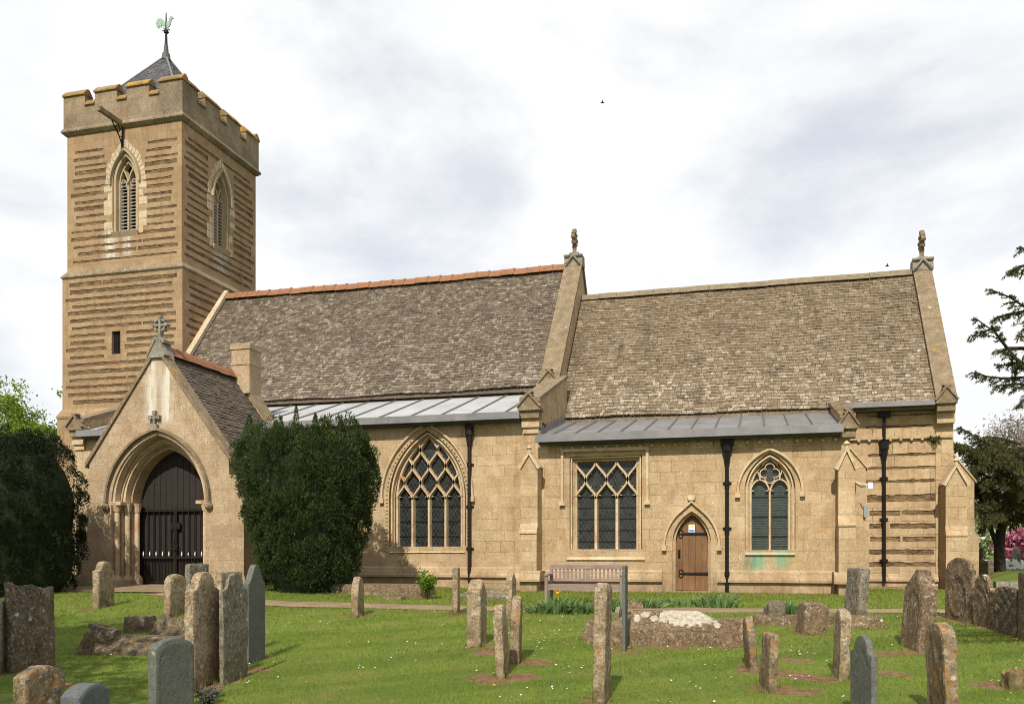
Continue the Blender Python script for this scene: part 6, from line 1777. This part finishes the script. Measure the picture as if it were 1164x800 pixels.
# spruce branches hanging in from the right; the trunk stands outside the picture
def near_conifer():
    rnd = random.Random(5); X, Y = 8.2, 12.2; zb = float(gh(X, Y))
    root = empty('overhanging_spruce', (X, Y, zb), 'conifer boughs reaching into the sky at the upper right edge', 'tree')
    mb = MB(); V = []; D = []
    d_ = lambda u, v, z: at_depth(u, v, z)
    mb.tube([(X, Y, zb - .3), (X - .1, Y, zb + 2), (X, Y, zb + 5), (X, Y, zb + 8.5)], [.34, .26, .18, .05], 10, caps=False)
    t_ = lambda h: Vector((X - .05, Y, zb + h))
    main = [([(1200, 318), (1175, 300), (1158, 303), (1147, 310)], 5.0, 9.8), ([(1215, 285), (1180, 283), (1162, 282)], 5.4, 9.9),
            ([(1215, 375), (1170, 352), (1148, 338), (1126, 329)], 4.5, 10.0), ([(1210, 375), (1164, 354), (1146, 357), (1134, 361)], 4.4, 10.1), ([(1200, 385), (1168, 368), (1161, 378)], 4.4, 9.9),
            ([(1240, 445), (1172, 424), (1146, 397), (1130, 377), (1112, 364)], 3.9, 9.9), ([(1172, 428), (1152, 405), (1135, 398)], 3.9, 9.8), ([(1145, 396), (1128, 374), (1110, 379)], 3.9, 9.9), ([(1190, 430), (1160, 412), (1140, 415)], 3.8, 10.0),
            ([(1230, 436), (1176, 428), (1142, 430), (1122, 428), (1108, 423)], 3.8, 10.2), ([(1180, 438), (1155, 436), (1136, 438)], 3.7, 10.0), ([(1190, 455), (1172, 447), (1160, 458)], 3.6, 9.8),
            ([(1215, 410), (1180, 400), (1156, 420)], 3.9, 10.1)]
    for pts, h, z in main:
        P = [d_(u, v, z + .12 * math.sin(u)) for u, v in pts]; tr_ = t_(max(2.6, P[0].z - zb + .4 * rnd.uniform(-1, 1)))
        mb.tube([tr_, (tr_ + P[0]) / 2 + Vector((0, 0, .12)), P[0]], [.045, .035, .02], 6, caps=False)
        bough(mb, [tr_.lerp(P[0], .25), (tr_ + P[0]) / 2 + Vector((0, 0, .12)), P[0]], V, D, rnd, .012, .42, .05, 60, .35, 4)
        bough(mb, P, V, D, rnd, .014, .17, .03, 330, .35, 4)
    # the rest of the crown, outside the frame, shading the lawn
    for k in range(95):
        h = rnd.uniform(2.6, 8.2); a = rnd.uniform(0, 2 * pi); L = (8.9 - h) * .52 * rnd.uniform(.7, 1.0)
        q0 = t_(h); q1 = q0 + Vector((cos(a) * L * .6, sin(a) * L * .6, .1)); q2 = q0 + Vector((cos(a) * L, sin(a) * L, -.25))
        z2 = -q2.x * ST + q2.y * CT; u2 = CU + FOC * (q2.x * CT + q2.y * ST) / max(z2, .1)
        if u2 < 1215: continue
        bough(mb, [q0, q1, q2], V, D, rnd, .04, .40, .05, 38, .35, 3)
    mb.build('trunk', M['bark'], root, smooth=True); finish_boughs(V, D, .036, M['conifer'], root, wf=.26)
near_conifer()

# the tree outside the frame on the left that shades the nearest stones
broad_tree('leafy_tree', 'leafy tree just outside the left edge, shading the dark stones there', -10.3, 3.0, float(gh(-10.3, 3.0)), 7.4, .26, M['spring'], M['bark'], 60, .40, .19, 'churchyard trees', depth=4, trunk_h=.34, seed=9, spread=.6, flat=.6)

# blossom and bare trees far to the right
def simple_tree(u, vbase, z, hpx, wpx, mat, bark, label, name, n, leaf, seed, cat='tree', low=.25, thin=False):
    rnd = random.Random(seed); b = at_depth(u, vbase, z); zb = float(gh(b.x, b.y)); H = hpx * z / FOC; W = wpx * z / FOC / 2
    root = empty(name, (b.x, b.y, zb), label, cat, 'trees beyond the church'); mb = MB(); tips = []
    mb.tube([(b.x, b.y, zb - .3), (b.x, b.y, zb + H * low)], [H * .03, H * .022], 7, caps=False)
    for k in range(6):
        a = k * pi / 3 + rnd.uniform(-.3, .3); limb(mb, (b.x, b.y, zb + H * low), (cos(a) * W, sin(a) * W, H * .55 * rnd.uniform(.5, 1.2)), H * .34, H * .014, 2 if not thin else 3, tips, .6, .1, 4, .3, rnd)
    mb.build('trunk', bark, root)
    C = []
    while len(C) < n // 24:
        q = np.array([rnd.gauss(0, .5), rnd.gauss(0, .5), rnd.uniform(-1, 1)])
        if np.linalg.norm(q) < 1: C.append(q)
    C = np.array(C) * np.array([W, W, H * (1 - low) / 2]) + np.array([b.x, b.y, zb + H * (1 + low) / 2])
    per = n // len(C); P = np.repeat(C, per, 0) + rng.normal(size=(len(C) * per, 3)) * W * .13; N = len(P)
    V, F = leaf_quads(P, rand_dirs(N), rand_dirs(N), rng.uniform(.6, 1.3, N) * leaf, rng.uniform(.6, 1.2, N) * leaf * (.7 if not thin else .15)); fol_obj('crown', V, F, mat, root)
simple_tree(1162, 622, 36, 40, 52, M['pink'], M['bark'], 'bright pink blossom tree at the right edge', 'blossom_tree', 5200, .20, 3, low=.12)
simple_tree(1118, 618, 44, 66, 62, M['white_blossom'], M['bark'], 'pale white blossom tree glimpsed beside the corner buttress', 'blossom_tree', 5200, .22, 8, low=.12)
simple_tree(1166, 615, 80, 138, 120, M['twig'], M['twig'], 'bare grey twiggy tree rising behind the dark conifer', 'bare_tree', 12000, .55, 12, low=.3, thin=True)
# hedge-like far trees closing the view
for u, z, hpx, wpx, sd_, lab in ((1100, 95, 46, 120, 31, 'low green tree far beyond the churchyard, left of the pink blossom'), (1180, 100, 52, 130, 32, 'low green tree far beyond the churchyard, behind the pink blossom'), (-5, 80, 90, 120, 34, 'green tree low behind the left yews')):
    simple_tree(u, 620, z, hpx, wpx, M['box_leaf'] if u > 0 else M['spring'], M['bark'], lab, 'far_tree', 5000, .7, sd_, low=.05)

# small shrub by the aisle wall
def small_bush(u, v, hpx, wpx, mat, label, name, n, leaf, stems=7, cat='bush', group='small plants in the churchyard'):
    X, Y, z = gnd(u, v); zb = float(gh(X, Y)); H = hpx * z / FOC; W = wpx * z / FOC / 2; rnd = random.Random(int(u)); root = empty(name, (X, Y, zb), label, cat, group); mb = MB(); C = []
    for k in range(stems):
        a = rnd.uniform(0, 2 * pi); q = rnd.uniform(.2, 1); e = Vector((X + cos(a) * W * q, Y + sin(a) * W * q, zb + H * rnd.uniform(.55, 1))); m_ = Vector((X + cos(a) * W * q * .4, Y + sin(a) * W * q * .4, zb + H * .45))
        mb.tube([(X + cos(a) * .04, Y + sin(a) * .04, zb - .05), m_, e], [.012, .009, .004], 5, caps=False)
        for t in np.linspace(.35, 1, 7): C.append(tuple(m_.lerp(e, (t - .35) / .65)))
    mb.build('stem', M['bark'], root); C = np.array(C); per = max(1, n // len(C)); P = np.repeat(C, per, 0) + rng.normal(size=(len(C) * per, 3)) * W * .22; N = len(P)
    V, F = leaf_quads(P, rand_dirs(N) + np.array([0, 0, .3]), rand_dirs(N), rng.uniform(.6, 1.3, N) * leaf, rng.uniform(.6, 1.2, N) * leaf * .55); fol_obj('leaves', V, F, mat, root)
small_bush(486, 681, 32, 24, M['bushleaf'], 'small fresh green bush below the big traceried window', 'small_bush', 900, .085)
small_bush(20, 672, 24, 44, M['box_leaf'], 'straggly shrub at the foot of the black yews', 'small_bush', 420, .11)
small_bush(236, 800, 17, 26, M['heather'], 'low grey purple heather at the foot of the tall shouldered stone', 'heather', 900, .03, 16)
# daffodil clumps
def clump(u, v, n, hpx, wpx, label, flower=False):
    X, Y, z = gnd(u, v); H = hpx * z / FOC; W = wpx * z / FOC / 2; zb = float(gh(X, Y)); root = empty('daffodil_clump', (X, Y, zb), label, 'plant', 'daffodil clumps by the path')
    n = n * 6 // 10; a = rng.uniform(0, 2 * pi, n); q = np.sqrt(rng.uniform(0, 1, n)); P = np.stack([X + np.cos(a) * q * W, Y + np.sin(a) * q * W * .4, np.full(n, zb - .02)], 1)
    D = np.stack([np.cos(a) * q * .5, np.sin(a) * q * .5, np.ones(n)], 1) + rng.normal(size=(n, 3)) * .22
    L = rng.uniform(.6, 1.15, n) * H; Wd = rng.uniform(.013, .02, n)
    D /= np.linalg.norm(D, axis=1)[:, None]; S = np.cross(D, rand_dirs(n)); S /= np.linalg.norm(S, axis=1)[:, None]
    m_ = P + D * L[:, None] * .6; tip = m_ + (D + np.stack([np.cos(a) * .7, np.sin(a) * .7, -np.full(n, .5)], 1) * rng.uniform(0, 1, n)[:, None]) * L[:, None] * .4
    V = np.stack([P - S * Wd[:, None], P + S * Wd[:, None], m_ + S * Wd[:, None], m_ - S * Wd[:, None], tip], 1).reshape(-1, 3); k = np.arange(n)[:, None] * 5
    F = np.concatenate([k + np.array([[0, 1, 2, 3]]), k + np.array([[3, 2, 4, 4]])]); F4 = F[:n]; F3 = F[n:, :3]
    me = bpy.data.meshes.new('leaves'); me.from_pydata((V - np.array(root.location)).tolist(), [], F4.tolist() + F3.tolist()); me.materials.append(M['daff']); o = bpy.data.objects.new('leaves', me); COL.objects.link(o); o.parent = root
    if flower:
        mb = MB(); c = Vector((X + .02, Y - .05, zb + H * 1.15)); mb.tube([(X, Y, zb), tuple(c)], .006, 4, caps=False)
        for k in range(6):
            a_ = k * pi / 3; mb.poly([tuple(c), tuple(c + Vector((cos(a_ - .4) * .03, -.02, sin(a_ - .4) * .03))), tuple(c + Vector((cos(a_) * .05, -.015, sin(a_) * .05))), tuple(c + Vector((cos(a_ + .4) * .03, -.02, sin(a_ + .4) * .03)))])
        mb.tube([tuple(c), tuple(c + Vector((0, -.06, 0)))], [.02, .038], 8, caps=False); mb.build('flower', M['petal_y'], root)
for (u, v, n, h, wp, lab, fl) in ((612, 697, 160, 15, 26, 'daffodil leaves at the left end of the bench, outermost', 0), (634, 697, 300, 22, 34, 'daffodil leaves with one yellow flower under the bench front', 1), (657, 697, 260, 19, 34, 'daffodil leaves under the middle of the bench', 0), (692, 695, 170, 18, 22, 'daffodil leaves between the tall narrow gravestone and the thin slab', 0),
      (735, 691, 240, 16, 34, 'grassy leaves just right of the thin slab, behind the tomb', 0), (768, 689, 150, 13, 40, 'grassy leaves behind the middle of the tomb', 0), (815, 690, 260, 19, 46, 'tall grassy leaves behind the right end of the tomb', 0), (897, 699, 260, 20, 26, 'tall grassy leaves behind the small broken stones', 0)):
    clump(u, v, n, h, wp, lab, fl)

# two birds high in the sky
for (u, v, z, lab) in ((685, 117, 90, 'tiny dark bird high above the nave roof'), (1008.5, 302.5, 90, 'tiny dark bird left of the chancel gable cross')):
    c = at_depth(u, v, z); mb = MB(); s = .22
    mb.tube([(c.x - s, c.y, c.z), (c.x - s * .4, c.y, c.z + .02), (c.x + s * .4, c.y, c.z), (c.x + s * .9, c.y, c.z)], [.02, .06, .055, .01], 6)
    for q in (-1, 1): mb.poly([(c.x - s * .3, c.y, c.z + .03), (c.x + s * .3, c.y, c.z + .03), (c.x + s * .1, c.y + q * .35, c.z + .16), (c.x - s * .2, c.y + q * .30, c.z + .15)])
    o = mb.build('bird', M['iron']); tag(o, lab, 'bird', 'birds in the sky')

# ------------------------------------------------------------------ ground last: it needs to know the bare patches
build_ground(); build_path()
def in_stone(X, Y):
    k = np.zeros(len(X), bool)
    for (cx, cy, hx, hy) in STONES: k |= (np.abs(X - cx) < hx) & (np.abs(Y - cy) < hy)
    k |= (Y > 23.25) & (X > -21) & (X < 2.7); k |= (Y > 26.9); k |= (np.abs(X - PCX) < 2.7) & (Y > 19.75)
    return k
def visible(X, Y, m=30):
    z = -X * ST + Y * CT; u = CU + FOC * (X * CT + Y * ST) / z; v = HV + (EYE - gh(X, Y)) * FOC / z
    return (u > -m) & (u < 1164 + m) & (v < 812)
def grass():
    VV = []; n_tot = 0
    for (y0, y1, dens, hh, ww) in ((8.6, 11, 1500, .030, .0075), (11, 14, 900, .034, .010), (14, 18, 480, .038, .014), (18, 27, 260, .045, .02)):
        n = int((y1 - y0) * 32 * dens); X = rng.uniform(-21, 11, n); Y = rng.uniform(y0, y1, n)
        k = visible(X, Y) & ~in_stone(X, Y); X, Y = X[k], Y[k]; k = path_dist(X, Y) > PATHW + .03 * rng.normal(size=len(X)); X, Y = X[k], Y[k]
        s = np.zeros(len(X))
        for (cx, cy, rx, ry) in SOIL: s = np.maximum(s, sstep(1.3, .7, np.sqrt(((X - cx) / rx) ** 2 + ((Y - cy) / ry) ** 2) + rng.uniform(-.3, .3, len(X))))
        k = rng.uniform(0, 1, len(X)) > s * .93; X, Y = X[k], Y[k]; n = len(X)
        Z = gh(X, Y) + .005; a = rng.uniform(0, 2 * pi, n); h = hh * rng.uniform(.5, 1.35, n); w_ = ww * rng.uniform(.6, 1.2, n)
        dx, dy = np.cos(a) * w_ / 2, np.sin(a) * w_ / 2; lx, ly = rng.normal(size=n) * h * .55, rng.normal(size=n) * h * .55
        VV.append(np.stack([np.stack([X - dx, Y - dy, Z], 1), np.stack([X + dx, Y + dy, Z], 1), np.stack([X + lx, Y + ly, Z + h], 1)], 1).reshape(-1, 3))
    for (cx, cy, hx, hy) in STONES:
        n = 90; a = rng.uniform(0, 2 * pi, n); k_ = rng.uniform(1.0, 1.12, n); q = np.maximum(np.abs(np.cos(a)) / (hx + .03), np.abs(np.sin(a)) / (hy + .03)); X = cx + np.cos(a) / q * k_; Y = cy + np.sin(a) / q * k_
        cl_ = np.sin(a * 3 + cx * 7) + rng.uniform(-.6, .6, n) > .25; X, Y = X[cl_], Y[cl_]; n = len(X)
        if n == 0: continue
        Z = gh(X, Y); b_ = rng.uniform(0, 2 * pi, n); h = rng.uniform(.04, .10, n); w_ = rng.uniform(.008, .014, n); dx, dy = np.cos(b_) * w_ / 2, np.sin(b_) * w_ / 2
        VV.append(np.stack([np.stack([X - dx, Y - dy, Z], 1), np.stack([X + dx, Y + dy, Z], 1), np.stack([X + rng.normal(size=n) * h * .4, Y + rng.normal(size=n) * h * .4, Z + h], 1)], 1).reshape(-1, 3))
    V = np.concatenate(VV); F = np.arange(len(V)).reshape(-1, 3)
    me = mesh_np('grass', V, F, [M['grass']]); o = bpy.data.objects.new('grass', me); COL.objects.link(o); tag(o, 'short mown grass blades of the churchyard lawn', 'grass', kind='stuff')
grass()
def daisies():
    mb = MB(); n = 0
    cent = [(rng.uniform(-9, 5), rng.uniform(9.5, 18.5)) for _ in range(110)]
    for cx, cy in cent:
        for _ in range(rng.integers(2, 10)):
            x, y = cx + rng.normal() * .25, cy + rng.normal() * .25
            xa, ya = np.array([x]), np.array([y])
            if not visible(xa, ya)[0] or in_stone(xa, ya)[0] or path_dist(xa, ya)[0] < PATHW + .05: continue
            z = float(gh(x, y)) + .032; r = rng.uniform(.009, .0155); yel = rng.random() < .07
            tx, ty = rng.normal() * .25, rng.normal() * .25
            mb.poly([(x + r * cos(q), y + r * sin(q), z + r * (tx * cos(q) + ty * sin(q))) for q in np.linspace(0, 2 * pi, 7)[:-1]], 1 if yel else 0)
    o = mb.build('daisies', [M['petal_w'], M['petal_y']]); tag(o, 'scattered white daisies and a few dandelions in the lawn', 'flowers', kind='stuff')
    # pale fallen blossom and daffodils on the far grass
    mb = MB()
    for _ in range(500):
        u, z = rng.uniform(1112, 1170), rng.uniform(30, 37); c = at_depth(u, 640, z); zz = float(gh(c.x, c.y)); r = rng.uniform(.03, .06); hh = rng.uniform(.05, .35)
        if _ % 2: continue
        mb.poly([(c.x + r * cos(q), c.y + .02 * sin(q), zz + hh + r * sin(q)) for q in np.linspace(0, 2 * pi, 6)[:-1]])
    o = mb.build('white_flowers', M['petal_w']); tag(o, 'band of white flowers in the grass under the dark conifer', 'flowers', kind='stuff')
daisies()
